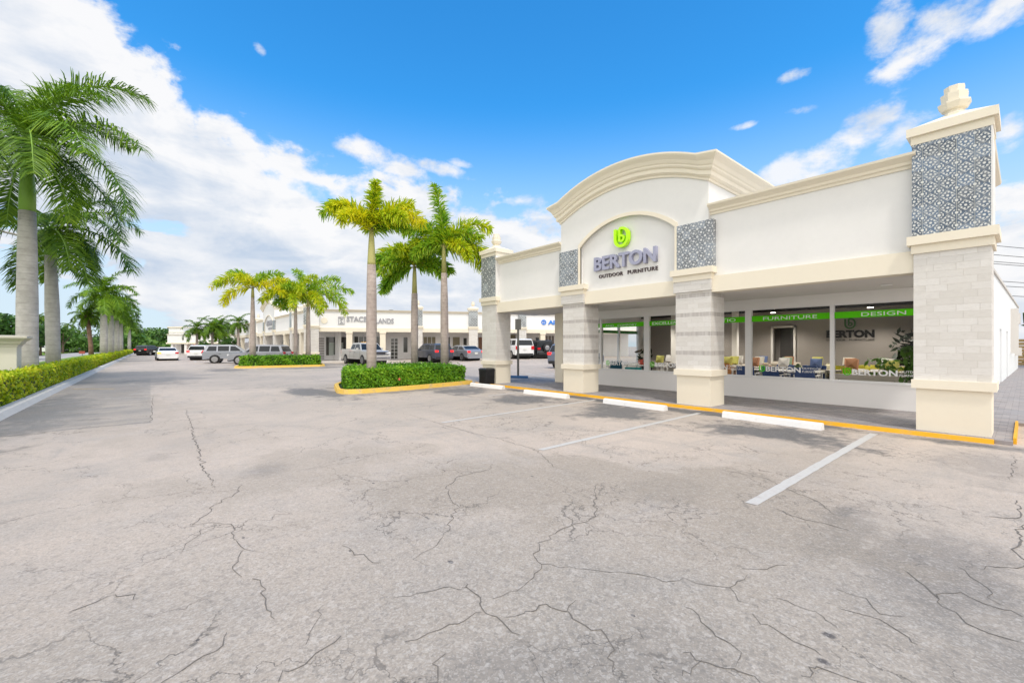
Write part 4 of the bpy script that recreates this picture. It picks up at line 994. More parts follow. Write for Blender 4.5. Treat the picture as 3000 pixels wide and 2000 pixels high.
ch = arm_chair(); tag(ch, None, 'chair', 'white framed garden chairs with blue fabric')
spots = [(14.75, 5.75, R(8), 'white framed blue chair behind the glass just right of the banded pillar'), (14.8, 4.95, R(-10), 'blue chair inside, left of the white window lettering'), (14.85, 4.15, R(5), 'blue chair inside, right behind the white window lettering'),
         (16.3, 5.3, R(180), 'blue chair on the far side of the pale table inside'), (16.3, 4.4, R(170), 'blue chair beside the yellow cushion inside the shop')]
for i, (x, y, a, l) in enumerate(spots):
    c = ch if i == 0 else copy_tree(ch); place(c, (x, y, G), a + R(180), l); tag(c, None, 'chair', 'white framed garden chairs with blue fabric')
t = dining_table(1.9, .9); place(t, (15.6, 4.95, G), 0, 'long pale table with blue chairs round it behind the FURNITURE stripe'); tag(t, None, 'table')
for k_, (x, y, c, l) in enumerate([(17.6, 5.9, (.5, .36, .2), 'tan garden chair at the back of the showroom, left of the doorway'), (17.3, 3.9, (.60, .56, .05), 'yellow garden chair in the middle of the showroom'), (15.0, 8.4, (.30, .28, .25), 'grey garden chair behind the EXCELLENCE stripe'), (15.2, 11.3, (.02, .12, .2), 'dark blue chair behind the leftmost window'), (14.9, 7.0, (.35, .33, .3), 'grey chair hidden partly by the banded pillar')]):
    c = arm_chair(c); place(c, (x, y, G), R(170 + 20 * k_), l); tag(c, None, 'chair')
back = [('dining_table', 17.0, 6.6), ('dining_table', 17.0, 8.9), ('dining_table', 18.3, 7.6), ('dining_table', 17.2, 4.2)]
bt_ = dining_table(1.3, .8, .74, (.5, .47, .42))
for i, (n_, x, y) in enumerate(back):
    c = bt_ if i == 0 else copy_tree(bt_); place(c, (x, y, G), .2 * i, 'pale garden table in the crowded back rows of the showroom'); tag(c, None, 'table', 'garden tables in the back rows of the showroom')
cols_ = [(.55, .50, .06), (.05, .09, .22), (.55, .50, .42), (.60, .25, .08), (.12, .12, .11), (.45, .42, .38)]
rr_ = random.Random(12)
for ci, cc in enumerate(cols_):
    base_ = arm_chair(cc, 'stopwhite' if ci % 2 else 'black')
    for k_ in range(5):
        c = base_ if k_ == 0 else copy_tree(base_); x = 16.1 + rr_.random() * 3.3; y = 2.6 + ((ci * 5 + k_) * .29) % 8.4
        place(c, (x, y, G), rr_.random() * 6.28, ['mustard yellow', 'navy blue', 'beige', 'orange brown', 'black', 'grey'][ci] + ' garden chair in the crowded back rows of the showroom'); tag(c, None, 'chair', ['mustard', 'navy', 'beige', 'orange', 'black', 'grey'][ci] + ' chairs in the back rows of the showroom')
for i, (x, y, h_, c_) in enumerate([(17.0, 6.6, .24, (.05, .12, .03)), (17.2, 4.2, .2, (.6, .55, .4)), (18.3, 7.6, .3, (.2, .2, .18)), (15.6, 4.6, .22, (.08, .14, .05)), (15.6, 5.4, .12, (.6, .2, .1))]):
    b = MB(); b.lathe([(.05, 0), (.10, h_ * .3), (.09, h_ * .7), (.04, h_ * .85), (.05, h_)], 0, 0, 12); c = b.build('vase', mat('vase_glaze', c_, .4)); place(c, (x, y, G + .74), 0, ['dark green', 'cream', 'grey', 'olive', 'coral'][i] + ' vase standing on a garden table inside the showroom'); tag(c, None, 'vase')
rowx = [16.5, 17.8, 19.0]
for i, x in enumerate(rowx):
    b = MB(); b.box(-.22, .22, 0, 8.6, .70, .76); u = b.build('shelf_top', mat('bench_board', (.42, .38, .32), .6))
    bt2 = empty('display_bench', (x, 2.2, G), 0, 'long low display bench of the showroom, %s row from the window' % ['first', 'second', 'third'][i], 'bench'); u.parent = bt2
    for yy in (.2, 2.9, 5.6, 8.2): MB().box(-.20, .20, yy, yy + .06, 0, .70).build('leg', M['stopwhite'], bt2)
for i in range(26):
    cc = [(.42, .40, .10), (.09, .13, .26), (.50, .46, .39), (.36, .17, .09), (.20, .26, .17), (.55, .53, .50)][(i * 5 + i // 4) % 6]
    b = MB(); b.lathe([(.05, -.02), (.20, .0), (.235, .07), (.20, .14), (.05, .16)], 0, 0, 4, R(45)); c = b.build('cushion', mat('cushion_cloth', cc, .9)); c.rotation_euler = (0, R(-72), 0)
    c.location = (rowx[i % 3] + .08, 2.5 + i * .31, G + .76 + .165); ci = (i * 5 + i // 4) % 6; tag(c, ['olive yellow', 'dark blue', 'beige', 'rust brown', 'sage green', 'white'][ci] + ' cushion propped on one of the long display benches in the showroom', 'cushion', ['olive', 'blue', 'beige', 'rust', 'sage', 'white'][ci] + ' cushions in the showroom')
s = sofa(1.9, (.55, .5, .44), (.5, .47, .42)); place(s, (14.9, 2.6, G), R(0), 'beige sofa behind the DESIGN window'); tag(s, None, 'sofa')
s = sofa(2.1, (.25, .25, .27), (.20, .22, .27)); place(s, (16.9, 2.2, G), R(180), 'dark grey sofa farther back behind the DESIGN window'); tag(s, None, 'sofa')
s = sofa(1.8, (.5, .45, .3), (.45, .42, .2)); place(s, (18.3, 5.0, G), R(180), 'olive sofa below the wall lettering'); tag(s, None, 'sofa')
s = sofa(1.6, (.06, .06, .06), (.05, .05, .05)); place(s, (19.2, 3.6, G), R(180), 'black sofa against the back wall of the showroom'); tag(s, None, 'sofa')
b = MB(); b.box(-.25, .25, -.9, .9, 0, .95); c = b.build('display_counter', M['dark']); place(c, (19.5, 2.3, G), 0, 'black display counter along the back wall on the right'); tag(c, None, 'counter')
b = MB(); b.box(-.03, .03, -.12, .12, 0, .06); b.box(-.1, .1, -.35, .35, .06, .09); b.box(-.1, .1, -.35, -.3, -.0, .06); c = b.build('side_table', M['black']); 
place(c, (18.9, 2.6, 1.08), 0, 'small black table on the black display counter'); tag(c, None, 'table')
for (x, y, h, sp, dk, n, sd_, lf, l) in [(18.9, 2.45, 2.0, .36, True, 110, 3, .13, 'dark bushy potted tree inside, right of the wall lettering'), (18.9, 1.5, 2.2, .6, True, 70, 4, .22, 'dark palm like potted plant in the right corner of the showroom'), (14.3, 1.75, 1.5, .35, False, 150, 5, .10, 'light green potted plant close behind the glass at the corner pillar'),
                                         (15.4, 9.9, 1.35, .35, True, 60, 6, .12, 'small dark plant standing on the dining table by the left window'), (15.5, 2.5, 1.15, .3, False, 120, 8, .07, 'pale dried plant in a white box behind the DESIGN window')]:
    p = potted_plant(h, sp, dk, n=n, seed=sd_, leaf=lf); place(p, (x, y, G), 0, l); tag(p, None, 'plant')
b = MB(); b.box(0, .03, -.24, .24, 0, .12); b.box(.0, .03, -.24, .24, .16, 1.0); c = b.build('framed_board', mat('dark_photo_board', (.07, .075, .085), .4, var=.3, vscale=5)); place(c, (17.5, 9.35, 1.25), 0, 'tall dark photo board hanging behind the EXCELLENCE stripe'); tag(c, None, 'board')
b = MB(); b.box(17.5, 17.7, 8.9, 10.0, .085, 3.2); b.box(18.4, 18.6, 7.6, 7.8, .085, 3.2); b.build('showroom_column', M['soffit'], shop)
b = MB(); b.lathe([(.17, 0), (.19, .18), (.19, .42), (.17, .62)], 0, 0, 14); c = b.build('hanging_lantern', mat('grey_lantern', (.22, .25, .27), .6)); c.scale = (.7, .7, .8); place(c, (17.0, 10.9, 1.75), 0, 'oval grey lantern hanging behind the left window'); tag(c, None, 'lantern')
b = MB(); b.lathe([(.1, 0), (.16, .06), (.17, .2), (.1, .22)], 0, 0, 12); c = b.build('red_bowl', mat('coral_ceramic', (.75, .12, .08), .4)); place(c, (15.75, 10.3, G + .74), 0, 'coral red bowl on the dining table behind the left window'); tag(c, None, 'bowl')
b = MB(); b.box(-.2, .2, -.25, .25, 0, .13); c = b.build('teal_cushion', mat('teal_fabric', (.01, .26, .27), .8)); place(c, (14.6, 9.95, .62), 0, 'teal cushion stack behind the white lettering of the left window'); tag(c, None, 'cushion'); 
b = MB(); b.box(-.3, .3, -.35, .35, 0, .535); c = b.build('cushion_crate', mat('pale_crate', (.5, .5, .47), .7)); place(c, (14.6, 9.95, G), 0, 'pale crate under the teal cushions behind the left window'); tag(c, None, 'crate')

# ------------------------------------------------------------------ buildings farther along
farwall = mat('far_shopfront_stucco', (.78, .765, .76), .85, var=.06)
darkglass = mat('dim_shop_glass', (.06, .06, .055), .08, spec=.7)
def shop_window(root, x, y0, y1, z0, z1, bars=0, gm=None, hb=0, name='window'):
    f = .06; w = MB(); w.box(x - .04, x + .02, y0, y0 + f, z0, z1); w.box(x - .04, x + .02, y1 - f, y1, z0, z1); w.box(x - .04, x + .02, y0 + f, y1 - f, z1 - f, z1); w.box(x - .04, x + .02, y0 + f, y1 - f, z0, z0 + f)
    for i in range(bars): yy = y0 + (y1 - y0) * (i + 1) / (bars + 1); w.box(x - .038, x + .018, yy - .03, yy + .03, z0 + f, z1 - f)
    for i in range(hb): zz = z0 + (z1 - z0) * (i + 1) / (hb + 1); w.box(x - .036, x + .016, y0 + f, y1 - f, zz - .025, zz + .025)
    fr = w.build(name, M['frame'], root)
    MB().box(x - .015, x - .005, y0 + f, y1 - f, z0 + f, z1 - f).build('pane', gm or darkglass, fr)
    return fr
_st = M['stucco']; M['stucco'] = mat('bright_far_stucco', (.82, .82, .81), .85)
far = empty('arched_retail_building', (1.1, 0, .0), 0, 'far white arcade building with an arched gable, seen along its front behind the second island', 'building')
tall_pier(far, 44.45, .85, tile='tilefar'); tall_pier(far, 51.6, .9, tile='tilefar'); tall_pier(far, 72.3, .9, tile='tilefar'); tall_pier(far, 92, .9, tile='tilefar')
mid_pier(far, 60.3, .9, stone='stone'); mid_pier(far, 66.4, .9, stone='stone')
for y in (48.2, 55.2, 69.3, 78, 86): plain_column(far, y)
gable(far, 60.3, 67.3, 10.83, 6.15, .95, 61.3, 66.3, 4.75, .8, 5.0)
for a, c in ((45.3, 51.6), (52.5, 60.3), (67.3, 72.3), (73.2, 92)): parapet(far, a, c)
beam(far, 45.3, 60.3); beam(far, 61.2, 66.4); beam(far, 67.3, 92)
b = MB(); b.box(13.7, 13.9, 45, 93, 0, 4.3); b.box(11.2, 13.7, 45, 93, 2.975, 3.05); b.box(13.9, 30, 47, 93, 4.1, 4.3); b.box(13.9, 30, 92.8, 93, 0, 4.3); b.build('storefront_wall', farwall, far)
for y in (47, 50, 53.5, 56.2, 59, 62.6, 65, 68.4, 71, 75, 79, 83, 88): shop_window(far, 13.7, y - .9, y + .9, .6 if int(y) % 3 else .1, 2.6, 1)
b = MB(); b.box(11.3, 14, 45, 92, -.02, .10); b.build('pavement', M['paver'], far)
sgn = empty('shop_sign', (0, 0, 0)); sgn.parent = far
text('KITCHENS', 'sign_lettering', .62, 3.9, 65.2, 4.3, 10.93, M['lettergrey'], sgn, .1, .05); text('AND  BATH', 'sign_lettering', .28, 3.0, 64.2, 3.75, 10.93, M['lettergrey'], sgn, .08, .03)

TH = math.atan2(.899, .438)
wing = empty('angled_retail_wing', (11.9 - 10.8 * .438, 44.9 - 10.8 * .899, .05), TH, 'far white arcade wing facing the car park, with grey and blue signs above its columns', 'building')
for k_, w_ in ((.45, .9), (10.83, .93), (16.6, .9), (22.0, .85)): tall_pier(wing, -k_, w_, tile='tilefar')
for k_ in (3.95, 7.15, 24.2, 28.5): plain_column(wing, -k_, .55)
for a, c in ((-9.9, -.45), (-15.7, -10.83), (-21.15, -16.6), (-36, -22.0)): parapet(wing, a, c); beam(wing, a, c)
b = MB(); b.box(13.7, 13.9, -36, 0, 0, 4.3); b.box(11.2, 13.7, -36, 0, 2.975, 3.05); b.box(13.9, 26, -36, -3, 4.1, 4.3); b.build('storefront_wall', farwall, wing)
b = MB(); b.box(10.3, 13.9, -36, .5, -.1, .08); b.build('pavement', M['paver'], wing)
b = MB(); b.box(10.2, 10.3, -36, .5, -.1, .09); b.build('kerb_edge', M['concrete'], wing)
wx = 13.7
shop_window(wing, wx, -.95, -.25, .1, 2.45, 0, mat('grey_shutter', (.33, .31, .30), .6), 8, 'door')
wi = shop_window(wing, wx, -3.1, -1.0, .5, 2.55, 0)
MB().box(wx - .03, wx - .017, -1.9, -1.35, .56, 1.9).box(wx - .03, wx - .017, -2.75, -2.15, .56, 1.9).build('window_panel', mat('pale_green_panel', (.42, .47, .43), .5), wi)
shop_window(wing, wx, -5.3, -3.8, .6, 2.6, 2); shop_window(wing, wx, -6.6, -5.6, .6, 2.6, 0)
dd = shop_window(wing, wx, -8.35, -7.55, .1, 2.4, 1, None, 5, 'door'); 
shop_window(wing, wx, -9.4, -8.85, .8, 2.55, 0)
wg = mat('warm_lit_glass', (.22, .19, .12), .15)
shop_window(wing, wx, -12.4, -11.0, .6, 2.6, 2, wg); shop_window(wing, wx, -14.0, -13.5, .6, 2.6, 0); shop_window(wing, wx, -15.1, -14.2, .6, 2.6, 0, wg); shop_window(wing, wx, -15.9, -15.4, .1, 2.5, 0, None, 0, 'door')
shop_window(wing, wx, -17.7, -17.1, .1, 2.6, 0, mat('red_brown_curtain', (.20, .10, .06), .6)); shop_window(wing, wx, -21.6, -20.3, .9, 2.9, 0, wg); shop_window(wing, wx, -24.6, -23.9, 1.5, 2.6, 0); shop_window(wing, wx, -26.3, -25.1, .1, 2.8, 2, mat('grey_gate', (.16, .14, .13), .6), 0, 'door'); shop_window(wing, wx, -31, -28, .6, 2.6, 2)
s1 = empty('shop_sign'); s1.parent = wing
# square rounded logo frame and two words in grey channel letters
b = MB(); b.stroke([(-2.66, 4.42), (-3.2, 4.42), (-3.2, 3.72), (-2.66, 3.72), (-2.66, 4.42)], .06, 10.88, 10.95); b.stroke([(-2.78, 4.3), (-3.05, 4.25), (-2.85, 4.08), (-3.05, 3.85), (-2.8, 3.82)], .08, 10.88, 10.95); b.build('sign_emblem', M['lettergrey'], s1)
text('STACEY', 'sign_lettering', .52, 2.35, -3.42, 4.0, 10.95, M['lettergrey'], s1, .08, .02)
text('LANDS', 'sign_lettering', .52, 1.75, -6.2, 3.85, 10.95, M['lettergrey'], s1, .08, .02)
b = MB(); b.lathe([(.30, 0), (.30, .05)], 0, 0, 20); md = b.build('medallion', M['cream'], wing); md.rotation_euler = (0, R(-90), 0); md.location = (10.95, -1.35, 4.05)
s2_ = empty('shop_sign'); s2_.parent = wing
b = MB(); b.stroke(arc(-24.05, 4.18, .24, 0, 360, 20), .10, 10.88, 10.95); b.stroke([(-24.0, 4.35), (-24.1, 4.18), (-24.0, 4.0)], .1, 10.87, 10.95); b.build('sign_emblem', M['blue'], s2_)
text('Allstate', 'sign_lettering', .46, 2.6, -24.55, 3.95, 10.95, M['blue'], s2_, .08, .04)
ac = empty('rooftop_unit', at(1146, 47) + (4.3,), 0, 'small grey green air conditioning unit on the roof edge of the far arcade wing', 'air conditioner')
b = MB(); b.box(-.35, .35, -.35, .35, 0, 1.15); b.build('casing', mat('unit_green', (.32, .34, .26), .6), ac)
b = MB(); b.lathe([(.26, 1.15), (.26, 1.2), (.1, 1.22)], 0, 0, 12); b.build('fan_grille', M['black'], ac)

TV = math.atan2(CA, SA)
x_, y_ = at(483, 86)
fb = empty('corner_retail_building', (x_, y_, 0), TV, 'low far white shop with a square tower block, at the end of the drive', 'building')
b = MB(); b.box(1.6, 12, -16, -.3, 0, 2.5); b.build('storefront_wall', farwall, fb)
b = MB(); b.box(0, 1.0, -16, -.5, 2.25, 3.85); b.box(1.0, 12, -16, -.5, 2.5, 3.8); b.build('front_wall', M['stucco'], fb)
b = MB(); b.box(-.12, 0, -16, -.3, 2.0, 2.3); b.box(-.15, 0.4, -16, -.5, 3.8, 3.95); b.build('cornice', M['cream'], fb)
b = MB(); b.box(-.15, 2.6, -3.75, -.9, 3.85, 5.2); b.build('tower_block', M['stucco'], fb)
b = MB(); b.box(-.3, 2.8, -3.95, -.7, 5.2, 5.42); b.box(-.2, 2.7, -3.8, -.85, 4.25, 4.38); b.build('tower_cornice', M['cream'], fb)
for k_ in (1.1, 3.8, 7.2, 10.5, 14): MB().box(.1, .5, -k_ - .45, -k_, 0, 2.1).build('pillar', M['stucco'], fb)
shop_window(fb, 1.6, -3.4, -2.0, .1, 2.0, 1)
shop_window(fb, 1.6, -5.9, -4.4, .3, 2.0, 1, mat('amber_lit_window', (.4, .12, .04), .3, emit=(1, .35, .1), estr=.35))
shop_window(fb, 1.6, -7.7, -6.0, .3, 2.0, 1, mat('red_lit_window', (.3, .04, .04), .3, emit=(.8, .1, .08), estr=.25)); shop_window(fb, 1.6, -13, -8.4, .3, 2.0, 3)

M['stucco'] = _st
# ------------------------------------------------------------------ monument wall, posts, lamps, cables
mw = empty('monument_wall', (-3.22, 20.9, .6), 0, 'pale cream entrance wall with a stepped cap behind the near hedge at the left edge', 'wall')
gcream = mat('aged_cream_wall', (.60, .58, .50), .8, var=.15)
b = MB(); b.box(-4.2, -.36, 0, .55, -.4, .98); b.box(-4.3, -.95, -.02, .0, .86, .98); b.build('panel', gcream, mw)
b = MB(); b.box(-.80, -.05, -.07, .62, -.4, .98); b.build('pier', gcream, mw)
b = MB(); pr = [(.0, 0), (.03, 0), (.03, .06), (.08, .08), (.12, .16), (.24, .26), (.26, .27), (.26, .33), (0, .36)]
b.sweep([(-4.2, -.07, .98), (-.05, -.07, .98), (-.05, .62, .98)], [(0, -1), (1, -1), (1, 0)], pr); b.box(-4.2, -.05, -.07, .62, .98, 1.30); b.build('cap', mat('aged_cap', (.52, .50, .43), .8, var=.2), mw)
lp = empty('street_lamp', (*at(62, 20), .7), 0, 'tall grey street lamp behind the nearest palm trunk, its arm reaching left', 'street lamp')
b = MB(); b.lathe([(.10, 0), (.09, 3.0), (.075, 6.0), (.06, 6.4)], 0, 0, 12); b.build('pole', M['steel'], lp)
b = MB(); b.tube([(0, 0, 6.0), (-.6, .1, 6.12), (-1.6, .25, 6.35), (-2.4, .4, 6.45)], [.05, .045, .04, .035], 8); b.build('arm', M['steel'], lp)
b = MB(); b.prism([(-2.4, 6.38), (-3.1, 6.42), (-3.15, 6.5), (-2.4, 6.54)], 1, .3, .55); b.build('lamp_head', M['steel'], lp)
sp = empty('sign_post', (14.22, 16.45, 0), R(-40), 'brown grey sign post seen from behind through the porch opening', 'sign post')
b = MB(); b.box(-.055, .055, -.04, .04, 0, 2.95); b.build('post', M['signback'], sp)
b = MB(); b.box(-.15, .15, -.055, -.042, 2.42, 2.95); b.build('sign_plate', M['signback'], sp)
for (px, d, hh, cc, l) in [(241, 36, 1.0, (.30, .05, .03), 'small red brown sign on a thin stick on the verge beyond the hedge')]:
    x_, y_ = at(px, d); s = empty('small_sign', (x_, y_, .45), R(-50), l, 'sign')
    MB().box(-.02, .02, -.02, .02, 0, hh * .6).build('post', M['steel'], s); MB().box(-.3, .3, -.03, -.01, hh * .5, hh * .72).build('sign_plate', mat('sign_face', cc, .5), s)
# bin
bn = empty('litter_bin', (10.52, 14.12, .0), 0, 'black square litter bin standing before the far left pillar', 'bin')
b = MB(); b.frust(0, 0, .06, .40, .46, .62, .44, .50); b.build('body', M['binblack'], bn)
b = MB(); b.box(-.235, .235, -.265, .265, .62, .66); b.frust(0, 0, .66, .45, .51, .70, .36, .42); b.build('lid', M['binblack'], bn)
b = MB()
for i in range(9): y = -.2 + i * .05; b.box(-.232, -.20, y - .008, y + .008, .10, .60)
for i in range(8): x = -.17 + i * .05; b.box(x - .008, x + .008, -.262, -.23, .10, .60)
b.build('slat', M['binblack'], bn)
# utility pole and cables beyond the right corner
up = empty('utility_pole', (52, -10, 0), R(8), 'wooden utility pole carrying the cables past the right edge of the shop', 'utility pole')
MB().lathe([(.16, 0), (.12, 10)], 0, 0, 8).build('pole', M['bark'], up); MB().box(-.06, .06, -1.2, 1.2, 9.3, 9.42).build('crossarm', M['bark'], up)
for (z0, z1, yy) in [(10.1, 11.7, .0), (9.5, 10.6, .6), (8.9, 9.6, 1.2), (7.6, 8.1, 0.2), (7.3, 7.7, .8), (6.6, 6.8, 0.4), (9.1, 9.9, 1.7)]:
    pts_ = [(60 - 90 * t, 14 + yy - 26 * t + 0, z0 + (z1 - z0) * t - 1.1 * 4 * t * (1 - t) * .3) for t in [i / 16 for i in range(17)]]
    p2 = [(30 + 44 * t, 9.5 + yy * .3 - 22 * t, z0 - 1.4 + .6 * (2 * t - 1) ** 2) for t in [i / 14 for i in range(15)]]
    o = MB().tube(p2, .022, 5).build('power_cable', M['wire']); tag(o, 'thin black overhead cable crossing the sky at the right edge', 'cable', 'overhead cables at the right edge')
fe = empty('wooden_fence', (47.5, -2.2, 0), R(-50), 'yellow brown wooden fence beyond the end of the side passage', 'fence')
b = MB()
for i in range(8): b.box(-.03, 0, -3, 6, .15 + i * .25, .36 + i * .25)
b.build('fence_board', M['wood'], fe)
for i in range(4): MB().box(0, .1, -3 + i * 2.9, -2.9 + i * 2.9, 0, 2.2).build('post', M['wood'], fe)

# ------------------------------------------------------------------ trees
def tree(px, d, h, w, kind, label, seed, trunk=.35, z=0.0, nl=1500, size=.34, low=.25, group=None, xy=None):
    rs = np.random.RandomState(seed); x, y = xy if xy else at(px, d)
    r = empty('tree', (x, y, z), 0, label, 'tree', group)
    b = MB(); b.tube([(0, 0, -.3), (.05 * w * .2, 0, h * .25), (0, .03 * w, h * .5)], [.03 * h + .05, .025 * h, .012 * h], 7)
    for i in range(4):
        a = i * 1.6 + seed; b.tube([(0, 0, h * .28), (w * .2 * math.cos(a), w * .2 * math.sin(a), h * .5), (w * .33 * math.cos(a), w * .33 * math.sin(a), h * .68)], [.018 * h, .012 * h, .006 * h], 5)
    b.build('trunk', M['bark'], r)
    nc = 16; C = rs.normal(0, 1, (nc, 3)); C /= np.linalg.norm(C, axis=1)[:, None]; C *= rs.uniform(.3, .85, (nc, 1))
    C = C * np.array([w / 2, w / 2, h * (1 - low) / 2]) + np.array([0, 0, h * (1 + low) / 2])
    rad = rs.uniform(.16, .30, nc) * w
    ci = rs.randint(0, nc, nl); U_ = rs.normal(0, 1, (nl, 3)); U_ /= np.linalg.norm(U_, axis=1)[:, None]
    P = C[ci] + U_ * rad[ci][:, None] * rs.uniform(.6, 1.05, (nl, 1)) * np.array([1, 1, .75])
    P[:, 2] = np.clip(P[:, 2], h * low * .5, h)
    quads('crown', leaves(rs, P, U_, size, 1.4), M[kind], r); return r
tree(18, 46, 4.9, 6.5, 'tree', 'dense dark tree behind the cream entrance wall at the far left', 1, z=.1, nl=3200, size=.26)
tree(118, 66, 5.0, 4.2, 'tree', 'dark tree between the two nearest palm trunks', 2, z=.1, nl=1500)
tree(-60, 60, 6.5, 8, 'tree2', 'broad tree at the left edge behind the dark one', 21, z=.1, nl=1800)
lab = ['tall thin tree just right of the second palm trunk', 'round tree on the far side of the street, right of the second palm', 'low bushy tree beyond the street median', 'reddish green bush beyond the street', 'tree left of the thin brown trunked palm', 'low tree behind the thin brown trunked palm', 'dark tree far up the street']
for i, (px, d, h, w) in enumerate([(184, 85, 7.0, 5), (205, 95, 4.5, 6.5), (226, 110, 4.8, 8), (250, 95, 3.8, 7), (238, 120, 8.4, 5), (287, 115, 4.6, 8), (160, 120, 5, 9)]): tree(px, d, h * .85, w * .8, 'tree' if i in (1, 5) else 'tree2', lab[i], 30 + i, z=.1, nl=900, size=.36)
lab = ['dark wide tree where the drive ends, left', 'rounded green tree behind the dark sport utility vehicle', 'light green tree left of the square tower block', 'green tree just behind the square tower block', 'light green tree right of the square tower block', 'dark tree behind the far shop roof', 'low tree at the very end of the drive']
for i, (px, d, h, w) in enumerate([(395, 125, 6.5, 12), (432, 130, 6.6, 10), (462, 120, 6.6, 9), (492, 115, 6.8, 8), (560, 118, 6.2, 9), (640, 120, 5.5, 12), (350, 140, 7.5, 14)]): tree(px, d, h, w, 'tree2' if i in (2, 4) else 'tree', lab[i], 50 + i, nl=1300, size=.5, low=.1)
tree(602, 78, 3.0, 2.6, 'tree2', 'small bright green tree in front of the far shop, above the silver cars', 61, nl=900, size=.2, low=.2)
tree(668, 74, 3.3, 3.6, 'tree', 'small dark green tree right of the small bright one, above the silver cars', 62, nl=1100, size=.2, low=.2)
tree(0, 0, 7.2, 7, 'tree2', 'pale green tree beyond the wooden fence at the right edge', 63, nl=2500, size=.28, low=.1, xy=(53, -4.5))
b = MB(); rs = np.random.RandomState(9); P = np.column_stack([rs.uniform(-70, -28, 9000), rs.uniform(70, 260, 9000), rs.uniform(.1, 2.4, 9000) * rs.uniform(.4, 1.2, 9000)])
o = quads('shrub_belt', leaves(rs, P, rs.normal(0, 1, (9000, 3)), .7, 1.4), M['tree2']); tag(o, 'distant belt of shrubs and trees across the street', 'shrubs', kind='stuff')
rs = np.random.RandomState(10); n_ = 9000; t_ = rs.rand(n_); P = np.column_stack([-30 + t_ * 75, 150 + rs.uniform(-8, 8, n_) - t_ * 15, rs.uniform(0, 5.0, n_) * (.75 + .25 * np.sin(t_ * 40))])
o = quads('tree_belt', leaves(rs, P, rs.normal(0, 1, (n_, 3)), .8, 1.4), M['tree2']); tag(o, 'far belt of trees closing the end of the drive', 'trees', kind='stuff')
rs = np.random.RandomState(19); n_ = 7000; t_ = rs.rand(n_); P = np.column_stack([55 + rs.uniform(0, 8, n_), -30 + t_ * 30, rs.uniform(0, 4.5, n_)])
o = quads('tree_belt', leaves(rs, P, rs.normal(0, 1, (n_, 3)), .5, 1.4), M['tree']); tag(o, 'green thicket behind the wooden fence at the right', 'trees', kind='stuff')

# ------------------------------------------------------------------ palms
def frond(Q, T, base, az, e0, bend, L, kind, rs, dens=1.0):
    """one frond: azimuth, start elevation, total bend (deg), length; leaflet quads go to Q, rachis paths to T"""
    ns = 14; p = np.array(base, float); path = [p.copy()]; tans = []
    ax = np.array([math.cos(R(az)), math.sin(R(az)), 0.0])
    side = np.array([-ax[1], ax[0], 0.0]); tw = rs.normal(0, 6)
    for i in range(ns):
        t = (i + .5) / ns; e = e0 - bend * t ** 1.15; d = ax * math.cos(R(e)) + np.array([0, 0, math.sin(R(e))]) + side * math.sin(R(tw)) * t * .3
        d /= np.linalg.norm(d); tans.append(d); p = p + d * L / ns; path.append(p.copy())
    T.append((path, L))
    path = np.array(path)
    if kind == 'royal':
        n = int(96 * dens)
        for i in range(n):
            t = .10 + .89 * (i + rs.rand() * .5) / n; f = t * ns; j = min(ns - 1, int(f)); q = path[j] * (1 - f + j) + path[j + 1] * (f - j); tg = tans[j]
            up = np.cross(side, tg) * -1.0; up = up if up[2] > 0 else -up
            ll = L * .235 * (max(0.0, math.sin(math.pi * min(1, .22 + t * .78))) ** .55 * .8 + .25)
            for s in (-1, 1):
                lift = rs.choice([-.25, .15, .5]) + rs.normal(0, .12)
                d = side * s * 1.0 + tg * (.45 + .5 * t) + up * lift; d += rs.normal(0, .09, 3); d /= np.linalg.norm(d)
                w = np.cross(d, up); w = w / (np.linalg.norm(w) + 1e-9) * (.026 * (L / 4.2) ** .5 / dens ** .95)
                l1 = ll * rs.uniform(.8, 1.12)
                m = q + d * l1 * .55 + np.array([0, 0, -.04]) * l1; e_ = q + d * l1 * .92 + np.array([0, 0, -.34]) * l1 * rs.uniform(.6, 1.3)
                Q.append((q + w * .8, q - w * .8, m - w, m + w)); Q.append((m + w, m - w, e_ - w * .15, e_ + w * .15))
    else:
        n = int(340 * dens)
        for i in range(n):
            t = .07 + .93 * rs.rand() ** .92; f = t * ns; j = min(ns - 1, int(f)); q = path[j] * (1 - f + j) + path[j + 1] * (f - j); tg = tans[j]
            up = np.cross(side, tg)
            a = rs.uniform(0, 2 * math.pi); rad = side * math.cos(a) + up * math.sin(a)
            d = rad * 1.0 + tg * rs.uniform(.35, 1.0); d /= np.linalg.norm(d)
            l1 = .60 * (max(0.0, math.sin(math.pi * min(1, .30 + t * .62))) ** .5) * rs.uniform(.7, 1.15) * min(1.0, L / 2.3)
            w = np.cross(d, rs.normal(0, 1, 3)); w = w / (np.linalg.norm(w) + 1e-9) * .025 / dens ** .5
            m = q + d * l1 * .55; e_ = q + d * l1 + np.array([0, 0, -.22 * l1])
            Q.append((q + w * .6, q - w * .6, m - w, m + w)); Q.append((m + w, m - w, e_ - w * .3, e_ + w * .3))
